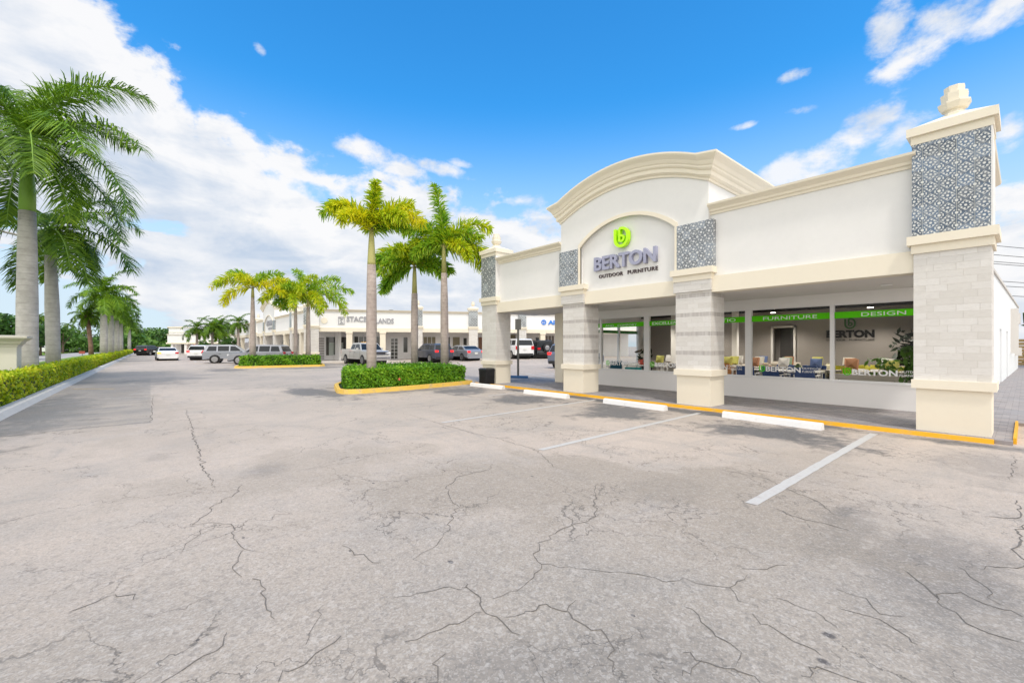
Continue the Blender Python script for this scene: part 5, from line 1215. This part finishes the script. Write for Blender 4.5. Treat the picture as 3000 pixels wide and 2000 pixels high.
def palm(name, xy, z, label, trunk, shaft, fronds, kind, leafm, seed, trunkm, shaftm, dens=1.0, lean=(0, 0), group=None, dead=0):
    """trunk: [(height, radius)], shaft: [(height, radius)] continuing it"""
    rs = np.random.RandomState(seed); r = empty(name, (xy[0], xy[1], z), 0, label, 'palm tree', group)
    H = shaft[-1][0]
    lx = lambda h: (lean[0] * (max(0, h) / H) ** 1.5, lean[1] * (max(0, h) / H) ** 1.5, h)
    MB().tube([lx(h) for h, q in trunk], [q for h, q in trunk], 16).build('trunk', M[trunkm], r, True)
    MB().tube([lx(h) for h, q in shaft], [q for h, q in shaft], 14).build('crownshaft', M[shaftm], r, True)
    groups = {}
    T = []
    for fr in fronds:
        az, e0, bend, L = fr[:4]; mm = fr[4] if len(fr) > 4 else leafm
        Q = groups.setdefault(mm, []); b0 = np.array(lx(H)) + np.array([0, 0, -.12 * rs.rand()])
        frond(Q, T, b0, az, e0, bend, L, kind, rs, dens)
    for i, (mm, Q) in enumerate(groups.items()): quads('crown', np.array(Q), M[mm], r)
    tb = MB()
    for path, L in T:
        k_ = 5 if dens < .6 else 6
        pp = path[::2] if dens < .6 else path
        tb.tube([tuple(q) for q in pp], [max(.006, .012 * L * (1 - .85 * i / (len(pp) - 1))) for i in range(len(pp))], 5)
    tb.build('frond_stem', M[shaftm], r, True)
    return r
VR = 90 - 40.03 - 90        # heading of the camera's right hand, degrees from +x: -40.03
def az(a): return a + VR     # a: 0 = to the right in the view, 90 = away, 180 = left, 270 = towards the camera
def royal_fronds(rs, n, L, lo=-25, hi=75):
    F = []
    for i in range(n):
        t = i / (n - 1); F.append((i * 137.5 + rs.uniform(-12, 12), hi + (lo - hi) * t ** .9 + rs.uniform(-5, 5), 60 + 45 * math.sin(math.pi * min(1, t * .9 + .1)) + rs.uniform(-8, 8), L * rs.uniform(.88, 1.05)))
    return F
rs0 = np.random.RandomState(5)
# nearest royal palm
F1 = [(az(22), 84, 112, 5.2, 'royal2'), (az(95), 84, 60, 4.4, 'royal2'), (az(200), 80, 80, 4.6), (az(160), 80, 85, 4.3), (az(185), 62, 95, 4.6), (az(250), 74, 85, 3.8, 'royal2'), (az(-4), 66, 100, 4.3, 'royal2'), (az(-2), 36, 86, 4.9), (az(-22), 28, 92, 4.7, 'royal2'), (az(-40), 10, 90, 4.4), (az(8), 8, 98, 4.8, 'royal2'),
      (az(-65), -10, 68, 4.0), (az(25), -20, 62, 4.4), (az(180), 30, 100, 4.5), (az(205), 5, 92, 4.3), (az(150), -14, 68, 4.0), (az(232), -22, 62, 3.9), (az(270), 15, 90, 3.8), (az(110), 20, 90, 4.2), (az(-15), -30, 54, 4.0), (az(75), 60, 85, 4.2)]
palm('royal_palm', at(80, 16.2), .75, 'tallest, nearest palm at the left edge, thick grey trunk beside the cream wall', [(-.3, .31), (.3, .30), (2.5, .295), (4.5, .265), (5.9, .235)], [(5.88, .23), (6.6, .23), (7.7, .16), (8.55, .10)], F1, 'royal', 'royal', 101, 'trunk_royal', 'shaft_green', 1.45, (0, 0), 'royal palms along the street verge')
F2 = royal_fronds(rs0, 10, 3.3, -35, 60) + [(az(-5), 32, 95, 4.4), (az(8), 10, 85, 4.6), (az(-30), -5, 72, 4.0), (az(20), 50, 105, 4.2), (az(-15), -20, 60, 4.0)]
palm('royal_palm', at(156, 21), .78, 'second palm from the left edge, its crown partly behind the nearest one', [(-.3, .27), (.8, .26), (2.6, .265), (4.0, .235), (5.2, .21)], [(5.18, .20), (5.6, .20), (6.2, .14), (6.6, .09)], F2, 'royal', 'royal', 102, 'trunk_royal', 'shaft_green', 1.0, (-.15, .1), 'royal palms along the street verge')
lab = ['nearest palm of the grey trunked group above the far hedge', 'second palm of the grey trunked group above the far hedge', 'third palm of the grey trunked group above the far hedge', 'fourth palm of the grey trunked group, its trunk the rightmost', 'far palm standing right of the grey trunked group', 'farthest palm in the row along the street verge']
for i, (px, d, H) in enumerate([(304, 42, 6.0), (325, 49, 5.7), (342, 58, 5.8), (354, 67, 5.9), (379, 92, 5.8), (388, 108, 5.2)]):
    F = royal_fronds(rs0, 18, 3.3 if i < 4 else 3.0, -30, 84)
    palm('royal_palm', at(px, d), .72, lab[i], [(-.3, .30), (1.5, .29), (3.0, .27), (4.3, .22)], [(4.28, .21), (4.9, .20), (H, .09)], F, 'royal', 'royal2' if i in (0, 1, 3) else 'royal', 110 + i, 'trunk_royal', 'shaft_green', .6 if i > 1 else .75, (0, 0), 'royal palms along the street verge')
F = royal_fronds(rs0, 18, 1.5, -40, 80)
palm('cabbage_palm', at(268, 42), .5, 'shorter palm with a thin brown leaning trunk, left of the grey trunked group', [(-.2, .22), (1.2, .17), (2.6, .17), (3.7, .21)], [(3.68, .23), (4.1, .14)], F, 'royal', 'royal', 120, 'trunk_brown', 'trunk_brown', .6, (-.35, .2))
for i, (px, d, h) in enumerate([(198, 100, 6.4), (112, 80, 7.0), (132, 85, 7.2), (150, 130, 5.5)]):
    palm('coconut_palm', at(px, d), .1, ['small palm silhouette above the trees right of the second trunk', 'distant palm between the two nearest trunks, left', 'distant palm between the two nearest trunks, right', 'tiny far palm hidden partly by the second trunk'][i], [(-.2, .16), (h * .5, .14), (h - .6, .12)], [(h - .6, .12), (h, .1)], royal_fronds(rs0, 10, 2.0, -30, 60), 'royal', 'royal', 130 + i, 'trunk_brown', 'trunk_brown', .35)
# foxtail palms on the nearer island
FA = [(az(185), 72, 112, 2.25, 'fox_g'), (az(245), 60, 118, 1.8, 'fox_y'), (az(215), 74, 112, 1.9, 'fox_y'), (az(80), 87, 15, 1.9, 'fox_m'), (az(300), 83, 22, 1.8, 'fox_m'), (az(12), 72, 75, 2.0, 'fox_m'), (az(-4), 62, 115, 2.3, 'fox_y'), (az(-28), 58, 105, 1.9, 'fox_m'), (az(-10), 42, 85, 1.6, 'fox_g'), (az(110), 60, 90, 1.8, 'fox_m')]
GT = [(-.1, .17), (1.0, .175), (2.2, .19), (3.4, .18), (4.5, .155)]
palm('foxtail_palm', (6.3, 15.6), .1, 'tallest foxtail palm with yellow fronds at the left end of the nearer island', GT, [(4.48, .15), (4.6, .15), (5.5, .10), (5.75, .07)], FA, 'fox', 'fox_m', 201, 'trunk_fox', 'shaft_olive', 1.0)
FB = [(az(182), -5, 75, 2.0), (az(170), 68, 120, 2.3, 'fox_m'), (az(195), 52, 125, 2.2), (az(215), 34, 115, 1.9), (az(100), 76, 55, 2.1), (az(20), 72, 95, 1.9), (az(0), 45, 115, 2.0), (az(-20), 20, 80, 1.6), (az(250), 62, 95, 1.8, 'fox_m'), (az(180), 5, 85, 1.7), (az(60), 50, 80, 1.7)]
palm('foxtail_palm', (9.29, 18.0), .1, 'middle foxtail palm of the nearer island, with the shorter thinner trunk', [(-.1, .155), (2.0, .165), (3.2, .155), (3.9, .135)], [(3.88, .125), (4.8, .09), (5.15, .06)], FB, 'fox', 'fox_g', 202, 'trunk_fox', 'shaft_olive', .95)
FC = [(az(-3), 12, 88, 2.3, 'fox_m'), (az(165), 88, 14, 2.7), (az(100), 84, 20, 1.9), (az(150), 68, 62, 2.1), (az(185), 66, 95, 2.1), (az(175), 40, 95, 1.9, 'fox_m'), (az(3), 68, 100, 2.5, 'fox_m'), (az(-14), 55, 95, 2.0), (az(-5), 38, 125, 2.5, 'fox_m'), (az(200), 15, 85, 1.6), (az(-35), 25, 105, 1.8, 'fox_m'), (az(75), 55, 80, 1.8)]
palm('foxtail_palm', (9.98, 16.5), .1, 'foxtail palm with an upright top frond at the right end of the nearer island', [(-.1, .17), (2.0, .18), (3.5, .165), (4.7, .13)], [(4.68, .12), (5.6, .09), (5.9, .06)], FC, 'fox', 'fox_g', 203, 'trunk_fox', 'shaft_olive', 1.0, (-.05, 0))
# palms on the farther island
FD = [(az(185), 40, 80, 3.2, 'fox_y'), (az(200), 62, 130, 3.0, 'fox_m'), (az(170), 75, 95, 2.7, 'fox_g'), (az(215), 5, 88, 2.6, 'fox_y'), (az(270), 68, 110, 2.2, 'fox_y'), (az(20), 70, 90, 2.6, 'fox_g'), (az(0), 35, 60, 3.2, 'fox_y'), (az(-15), 20, 65, 3.0, 'fox_y'), (az(90), 65, 70, 2.4, 'fox_m')]
palm('foxtail_palm', (5.97, 37.6), .1, 'yellowest palm, alone at the left end of the farther island', [(-.1, .22), (1.6, .215), (3.2, .18), (4.6, .13), (5.2, .11)], [(5.15, .12), (5.9, .08)], FD, 'fox', 'fox_y', 204, 'trunk_fox', 'shaft_olive', .62)
FE = royal_fronds(rs0, 9, 2.7, -5, 75) + [(az(185), 30, 90, 3.0, 'fox_m'), (az(170), 45, 100, 2.6, 'fox_y')]
palm('foxtail_palm', at(866, 33.6), .1, 'middle palm of the farther island with mixed green and yellow fronds', [(-.1, .15), (1.6, .15), (3.2, .13), (4.6, .10)], [(4.55, .12), (5.5, .08)], FE, 'fox', 'fox_m', 205, 'trunk_fox', 'shaft_olive', .6)
FG = [(az(150), 80, 70, 3.0), (az(175), 55, 95, 3.0), (az(20), 65, 75, 2.9), (az(0), 40, 80, 3.8), (az(-12), 25, 85, 3.8), (az(10), 10, 85, 3.6, 'fox_m'), (az(-40), 5, 80, 3.0, 'fox_m'), (az(200), 20, 90, 2.8), (az(250), 45, 80, 2.6), (az(90), 60, 60, 2.8), (az(170), 10, 80, 2.6)]
palm('foxtail_palm', at(903, 34.2), .1, 'rightmost palm of the farther island, green fronds drooping to the right', [(-.1, .19), (1.6, .185), (3.2, .16), (4.6, .12)], [(4.55, .115), (5.6, .09)], FG, 'fox', 'fox_g', 206, 'trunk_fox', 'shaft_olive', .62)
lab = ['leftmost pale palm of the far cluster beyond the silver cars', 'palm with a pinkish trunk in the far cluster', 'tallest palm of the far cluster beyond the silver cars', 'palm behind the far cluster, to its right', 'slim dark trunked palm left of the yellow palm']
for i, (px, d, h) in enumerate([(577, 74, 4.3), (622, 75, 4.6), (643, 77, 4.9), (655, 82, 4.2), (698, 68, 4.9)]):
    palm('date_palm', at(px, d), .0, lab[i], [(-.1, .20), (2, .19), (h - .6, .16)], [(h - .6, .15), (h + .4, .1)], royal_fronds(rs0, 13, 3.0 if i < 4 else 2.3, -30, 82), 'royal', 'royal2' if i % 2 else 'royal', 140 + i, 'trunk_fox', 'shaft_green', .5, (0, 0))

# ------------------------------------------------------------------ vehicles
def layer_mesh(b, poly, ys):
    """side outline poly [(x, z)] lofted over ys = [(y, shrink, zdrop)]"""
    n = len(poly); cx = sum(p[0] for p in poly) / n; cz = sum(p[1] for p in poly) / n; o = len(b.v)
    for (y, k, dz) in ys:
        for (x, z) in poly:
            f = 1 - k; zz = z - dz * max(0, (z - cz)) ; b.v.append((cx + (x - cx) * f, y, zz))
    for j in range(len(ys) - 1): b.f += [(o + j * n + i, o + j * n + (i + 1) % n, o + (j + 1) * n + (i + 1) % n, o + (j + 1) * n + i) for i in range(n)]
    b.f.append(tuple(o + i for i in range(n))); b.f.append(tuple(o + (len(ys) - 1) * n + i for i in range(n))[::-1])
def car(spec, paint, label, group=None, rear_lit=None, cat='car', name='parked_car', plate=True):
    L, W, wb, wr = spec['L'], spec['W'], spec['wb'], spec['wr']; r = empty(name, (0, 0, 0), 0, label, cat, group)
    xr, xf = -wb / 2 + spec.get('off', 0), wb / 2 + spec.get('off', 0); zb = spec.get('zb', .24); ar = wr + .07
    def arch(xc): return [(xc + ar * math.cos(R(a)), max(zb, wr + ar * math.sin(R(a)))) for a in (180 - 8, 150, 120, 90, 60, 30, 8)]
    low = [(-L / 2 + .06, zb + .06)] + arch(xr) + arch(xf) + [(L / 2 - .08, zb + .04)]
    poly = low + spec['top'][::-1]
    b = MB(); layer_mesh(b, poly, [(-W / 2 + .005, .012, .10), (-W / 2 + .05, .004, .035), (-W / 2 + .14, 0, 0), (W / 2 - .14, 0, 0), (W / 2 - .05, .004, .035), (W / 2 - .005, .012, .10)])
    body = b.build('body', paint, r)
    cab = spec['cab']; zc0 = min(p[1] for p in cab); zc1 = max(p[1] for p in cab)
    hw = lambda z: W * .485 - (W * spec.get('th', .11)) * (z - zc0) / (zc1 - zc0)
    n = len(cab); b = MB(); vs = [(x, -hw(z), z) for x, z in cab] + [(x, hw(z), z) for x, z in cab]
    b.add(vs, [tuple(range(n)), tuple(range(n, 2 * n))[::-1]] + [(i, (i + 1) % n, n + (i + 1) % n, n + i) for i in range(n)]); b.build('cabin', paint, r)
    # glass: side windows, windscreen, rear window
    for s in (-1, 1):
        for (x0, x1, x2, x3, z0, z1) in spec['side']:
            MB().add([(x0, s * (hw(z0) + .006), z0), (x1, s * (hw(z0) + .006), z0), (x2, s * (hw(z1) + .006), z1), (x3, s * (hw(z1) + .006), z1)], [(0, 1, 2, 3)]).build('side_window', M['carglass'], r)
    for nm, key in (('windscreen', 'ws'), ('rear_window', 'rw')):
        if key not in spec: continue
        (x0, z0), (x1, z1) = spec[key]; o_ = .012 if key == 'ws' else -.012
        MB().add([(x0 + o_, -hw(z0) + .07, z0), (x0 + o_, hw(z0) - .07, z0), (x1 + o_, hw(z1) - .06, z1), (x1 + o_, -hw(z1) + .06, z1)], [(0, 1, 2, 3)]).build(nm, M['carglass'], r)
    for xc in (xr, xf):
        b = MB(); b.lathe([(ar - .01, -W / 2 + .03), (ar - .01, W / 2 - .03)], 0, 0, 18); o = b.build('wheel_well', M['plastic'], r); o.rotation_euler = (R(90), 0, 0); o.location = (xc, 0, wr)
        for s in (-1, 1):
            b = MB(); b.lathe([(wr * .64, -.1), (wr * .93, -.105), (wr, -.07), (wr, .07), (wr * .93, .105), (wr * .64, .1)], 0, 0, 24); t = b.build('wheel', M['tyre'], r, True); t.rotation_euler = (R(90), 0, 0); t.location = (xc, s * (W / 2 - .09), wr)
            b = MB(); b.lathe([(wr * .60, .101), (wr * .68, .102), (wr * .68, .112), (wr * .60, .116), (wr * .58, .106), (wr * .2, .107), (wr * .16, .118)], 0, 0, 20)
            for k_ in range(5):
                a = k_ * 2 * math.pi / 5; c, s__ = math.cos(a), math.sin(a); w_ = .035
                b.add([(c * .06 - s__ * w_, s__ * .06 + c * w_, .121), (c * .06 + s__ * w_, s__ * .06 - c * w_, .121), (c * wr * .6 + s__ * w_, s__ * wr * .6 - c * w_, .121), (c * wr * .6 - s__ * w_, s__ * wr * .6 + c * w_, .121)], [(0, 1, 2, 3)])
            q = b.build('rim', M['rim'], t, fixn=False)
            if s > 0: q.rotation_euler = (R(180), 0, 0)
    zt = spec.get('zl', .85)
    for s in (-1, 1):
        MB().box(-L / 2 - .012, -L / 2 + .10, s * (W / 2 - .02) - (.30 if s > 0 else 0), s * (W / 2 - .02) + (.30 if s < 0 else 0), zt - spec.get('lh', .09), zt + spec.get('lh', .09)).build('taillight', M['redlit'] if (rear_lit == 'red') else (M['amberlit'] if rear_lit == 'amber' and s > 0 else M['redlamp']), r)
        zh = spec.get('zh', .68)
        MB().box(L / 2 - .16, L / 2 - .005, s * (W / 2 - .03) - (.36 if s > 0 else 0), s * (W / 2 - .03) + (.36 if s < 0 else 0), zh - .075, zh + .075).build('headlight', M['lamp'], r)
        (xm, zm) = spec.get('mirror', (.5, 1.0)); MB().box(xm - .08, xm + .06, s * (W / 2 + .10) - .09, s * (W / 2 + .10) + .09, zm - .06, zm + .08).build('side_mirror', paint, r)
    MB().box(L / 2 - .10, L / 2 + .004, -.52, .52, spec.get('zg', .58) - .14, spec.get('zg', .58) + .12).build('grille', M['plastic'], r)
    bmp = M['plastic'] if spec.get('dark_bumper', True) else paint
    MB().box(-L / 2 - .015, -L / 2 + .15, -W / 2 + .12, W / 2 - .12, zb - .01, zb + .20).build('rear_bumper', bmp, r)
    MB().box(L / 2 - .15, L / 2 + .01, -W / 2 + .12, W / 2 - .12, zb - .02, zb + .14).build('lower_bumper', bmp, r)
    if plate: MB().box(-L / 2 - .028, -L / 2 - .01, -.16, .16, spec.get('zp', .62) - .08, spec.get('zp', .62) + .08).build('licence_plate', M['plate'], r)
    # dark line between body and glasshouse, door seams
    b = MB()
    for s in (-1, 1):
        for xd in spec.get('doors', ()): b.box(xd - .006, xd + .006, s * (W / 2 - .003) - .004, s * (W / 2 - .003) + .004, zb + .14, spec['cab'][0][1] - .12)
        for xd in spec.get('doors', ())[:-1]: b.box(xd + .12, xd + .30, s * (W / 2 + .006) - .010, s * (W / 2 + .006) + .010, spec['cab'][0][1] - .22, spec['cab'][0][1] - .19)
    b.build('door_seam', M['plastic'], r)
    return r
SUV = dict(L=4.7, W=1.9, wb=2.75, wr=.37, off=.02, zb=.30, zl=1.0, zh=.82, zg=.68, mirror=(.72, 1.14), zp=.8,
           top=[(-2.31, .62), (-2.33, .98), (-2.22, 1.12), (.95, 1.08), (1.5, 1.02), (2.05, .94), (2.28, .82), (2.33, .62)],
           cab=[(-2.24, 1.08), (-2.0, 1.60), (-1.75, 1.68), (-.2, 1.72), (.25, 1.66), (1.1, 1.06)],
           side=[(-2.0, -1.22, -1.22, -1.82, 1.13, 1.56), (-1.12, -.25, -.25, -1.12, 1.12, 1.58), (-.15, .82, .22, -.15, 1.12, 1.57)], ws=((1.05, 1.10), (.32, 1.62)), rw=((-2.22, 1.14), (-2.03, 1.56)), doors=(-1.17, -.2, .85))
BIGSUV = dict(L=5.3, W=2.03, wb=3.1, wr=.41, zb=.36, zl=1.12, lh=.17, zh=.95, zg=.85, mirror=(.85, 1.35), zp=1.0, th=.08, dark_bumper=True,
           top=[(-2.6, .72), (-2.62, 1.2), (-2.56, 1.34), (1.0, 1.28), (1.7, 1.2), (2.4, 1.12), (2.6, .98), (2.63, .7)],
           cab=[(-2.58, 1.30), (-2.46, 1.93), (-2.3, 2.0), (-.1, 2.04), (.4, 1.96), (1.15, 1.26)],
           side=[(-2.4, -1.45, -1.45, -2.32, 1.38, 1.88), (-1.33, -.3, -.3, -1.33, 1.38, 1.9), (-.2, .9, .32, -.2, 1.36, 1.88)], ws=((1.08, 1.32), (.45, 1.9)), rw=((-2.575, 1.36), (-2.475, 1.88)), doors=(-1.4, -.25, .9))
JEEP = dict(L=4.3, W=1.86, wb=2.7, wr=.42, zb=.45, zl=1.02, lh=.1, zh=.95, zg=.9, mirror=(.55, 1.3), zp=.85, th=.05,
           top=[(-2.05, .8), (-2.06, 1.2), (-2.0, 1.24), (.7, 1.22), (1.6, 1.18), (2.08, 1.14), (2.12, .8)],
           cab=[(-2.02, 1.22), (-1.98, 1.84), (-1.9, 1.88), (.2, 1.88), (.3, 1.84), (.62, 1.22)],
           side=[(-1.9, -1.1, -1.1, -1.9, 1.28, 1.76), (-1.0, -.2, -.2, -1.0, 1.28, 1.76), (-.1, .5, .25, -.1, 1.28, 1.76)], ws=((.6, 1.26), (.34, 1.8)), rw=((-2.03, 1.28), (-2.0, 1.74)), doors=(-1.05, -.15, .55))
SEDAN = dict(L=4.85, W=1.84, wb=2.8, wr=.34, zb=.24, zl=.84, lh=.09, zh=.66, zg=.52, mirror=(.72, .98), zp=.70, dark_bumper=False,
           top=[(-2.40, .55), (-2.42, .84), (-2.28, 1.0), (-1.7, 1.03), (.9, .93), (1.5, .88), (2.1, .78), (2.36, .62), (2.4, .5)],
           cab=[(-2.0, .99), (-1.25, 1.36), (-.85, 1.43), (-.1, 1.45), (.25, 1.40), (1.15, .92)],
           side=[(-1.72, -.62, -.62, -1.15, 1.02, 1.33), (-.52, .78, .2, -.52, .98, 1.36)], ws=((1.08, .96), (.32, 1.37)), rw=((-1.88, 1.04), (-1.30, 1.35)), doors=(-.57, .82))
PICKUP = dict(L=5.85, W=2.03, wb=3.65, wr=.41, off=-.05, zb=.40, zl=1.08, lh=.16, zh=1.02, zg=.98, mirror=(1.0, 1.35), zp=.75, dark_bumper=False,
           top=[(-2.88, .7), (-2.9, 1.27), (-2.84, 1.32), (-.95, 1.30), (1.15, 1.24), (1.6, 1.24), (2.55, 1.20), (2.82, 1.1), (2.9, .85), (2.9, .62)],
           cab=[(-.92, 1.26), (-.82, 1.78), (-.6, 1.86), (.55, 1.88), (.85, 1.82), (1.5, 1.22)],
           side=[(-.80, .0, .0, -.72, 1.32, 1.74), (.1, 1.25, .78, .1, 1.32, 1.76)], ws=((1.44, 1.27), (.92, 1.77)), rw=((-.915, 1.34), (-.845, 1.72)), doors=(-.88, .05, 1.3))
silver = car_paint('silver_paint', (.33, .35, .39), .5); pgrey = car_paint('pale_grey_paint', (.33, .34, .38), .5); dblue = car_paint('dark_slate_paint', (.055, .065, .10), .5); white = car_paint('white_paint', (.78, .79, .80), 0)
blackp = car_paint('black_paint_car', (.015, .017, .02), .2); bluegrey = car_paint('blue_grey_paint', (.17, .20, .27), .5); beige = car_paint('champagne_paint', (.60, .59, .56), .3)
def put(o, px=None, d=None, head=0, xy=None):
    x, y = xy if xy else at(px, d); o.location = (x, y, gz(x, y)); o.rotation_euler = (0, 0, R(head)); return o
tr = car(PICKUP, beige, 'light grey pickup truck facing the camera, half hidden by the nearest foxtail trunk', cat='pickup truck', name='pickup_truck')
# open bed
put(tr, head=-88, xy=(14.55, 37.5))
MB().box(-2.75, -1.0, -.85, .85, 1.305, 1.325).build('bed_liner', M['plastic'], tr)
MB().box(2.84, 2.94, -.82, .82, .86, .94).box(2.84, 2.93, -.82, .82, 1.06, 1.12).build('grille_bar', M['chrome'], tr); MB().box(2.8, 3.0, -.95, .95, .48, .68).build('front_bumper', M['chrome'], tr)
MB().box(-.3, .0, -.25, .25, 1.87, 1.93).build('roof_beacon', mat('amber_beacon', (.8, .4, .02), .4), tr)
put(car(SUV, dblue, 'dark slate blue sport utility vehicle seen from behind, between two foxtail trunks', rear_lit='red', cat='sport utility vehicle', name='sport_utility_vehicle'), head=90, xy=(20.1, 35.6))
put(car(SEDAN, silver, 'silver saloon car seen from behind, left of the far left pillar', rear_lit='red', name='saloon_car'), head=88, xy=(23.2, 35.1))
put(car(BIGSUV, white, 'big white sport utility vehicle seen through the porch opening behind the sign post', cat='sport utility vehicle', name='sport_utility_vehicle'), head=74, xy=(29.0, 34.2))
jp = put(car(JEEP, blackp, 'black off road vehicle with a spare wheel on its back, seen through the porch opening', cat='off road vehicle', name='off_road_vehicle'), head=74, xy=(31.2, 33.2))
sw_ = MB(); sw_.lathe([(.26, -.1), (.37, -.1), (.41, -.05), (.41, .05), (.37, .1), (.26, .1), (.24, .02)], 0, 0, 22); w_ = sw_.build('spare_wheel', M['tyre'], jp, True); w_.rotation_euler = (0, R(-90), 0); w_.location = (-2.22, -.1, 1.12)
q_ = MB(); q_.lathe([(.25, .03), (.25, .08), (.1, .1)], 0, 0, 16); q_.build('rim', M['rim'], w_)
put(car(SUV, bluegrey, 'blue grey car whose tail shows just left of the cream corner column', rear_lit='red', cat='sport utility vehicle', name='sport_utility_vehicle'), head=10, xy=at(1690, 31))
put(car(SUV, silver, 'silver sport utility vehicle left of the farther island, facing right', cat='sport utility vehicle', name='sport_utility_vehicle'), head=-14, xy=at(684, 41))
bigs = dict(SUV); bigs.update(L=4.9); put(car(SUV, pgrey, 'silver grey vehicle behind the farther island hedge, its red tail light by the palm trunks', rear_lit=None, cat='sport utility vehicle', name='sport_utility_vehicle'), head=144, xy=at(765, 37.8))
put(car(SUV, white, 'white car mostly hidden behind the silver sport utility vehicle on the left', rear_lit='red', cat='sport utility vehicle', name='sport_utility_vehicle'), head=60, xy=at(606, 50))
put(car(SEDAN, white, 'white car driving away along the drive with its left amber signal lit', rear_lit='amber', name='saloon_car'), head=92, xy=at(488, 48.5))
put(car(SUV, blackp, 'dark sport utility vehicle far up the drive, left of the white driving car', rear_lit='red', cat='sport utility vehicle', name='sport_utility_vehicle'), head=60, xy=at(437, 74))
put(car(SEDAN, car_paint('dark_red_paint', (.10, .02, .03), .3), 'dark red car far up the drive behind the white driving car', name='saloon_car'), head=20, xy=at(472, 82))
fc = [(120, 78, white), (133, 86, dblue), (205, 98, silver), (222, 112, white), (243, 120, silver)]
lb = ['white car across the street between the two nearest palm trunks', 'dark car across the street beside a white one, left of the second palm', 'silver car across the street right of the second palm', 'white car in the middle of those parked across the street', 'silver car across the street near the small red brown sign', 'white car across the street right of the thin brown palm', 'grey car on the street left of the thin brown palm', 'silver car across the street behind the nearest palm trunk']
for i, (px, d, p_) in enumerate(fc):
    c = car(SEDAN if i % 2 else SUV, p_, lb[i], 'cars across the street', name='saloon_car' if i % 2 else 'sport_utility_vehicle', cat='car'); x_, y_ = at(px, d); c.location = (x_, y_, .14); c.rotation_euler = (0, 0, R(95 if px == 262 else 0 + i * 7))
# low white building across the street
for i, (px, d, w_, h_) in enumerate([(120, 118, 14, 3.4), (215, 150, 22, 3.6), (300, 170, 16, 4.0)]):
    x_, y_ = at(px, d); bb = empty('low_building', (x_, y_, .1), R(50), ['low white building across the street between the nearest palm trunks', 'long pale building across the street right of the second palm', 'pale building far up the street behind the palm row'][i], 'building')
    MB().box(0, 6, -w_ / 2, w_ / 2, 0, h_).build('wall', M['stucco'], bb); MB().box(-.3, 6.3, -w_ / 2 - .3, w_ / 2 + .3, h_, h_ + .3).build('roof', M['concrete'], bb)
    for j in range(4): shop_window(bb, -.01, -w_ / 2 + 1 + j * w_ / 4.5, -w_ / 2 + 2.6 + j * w_ / 4.5, .6, 2.4)
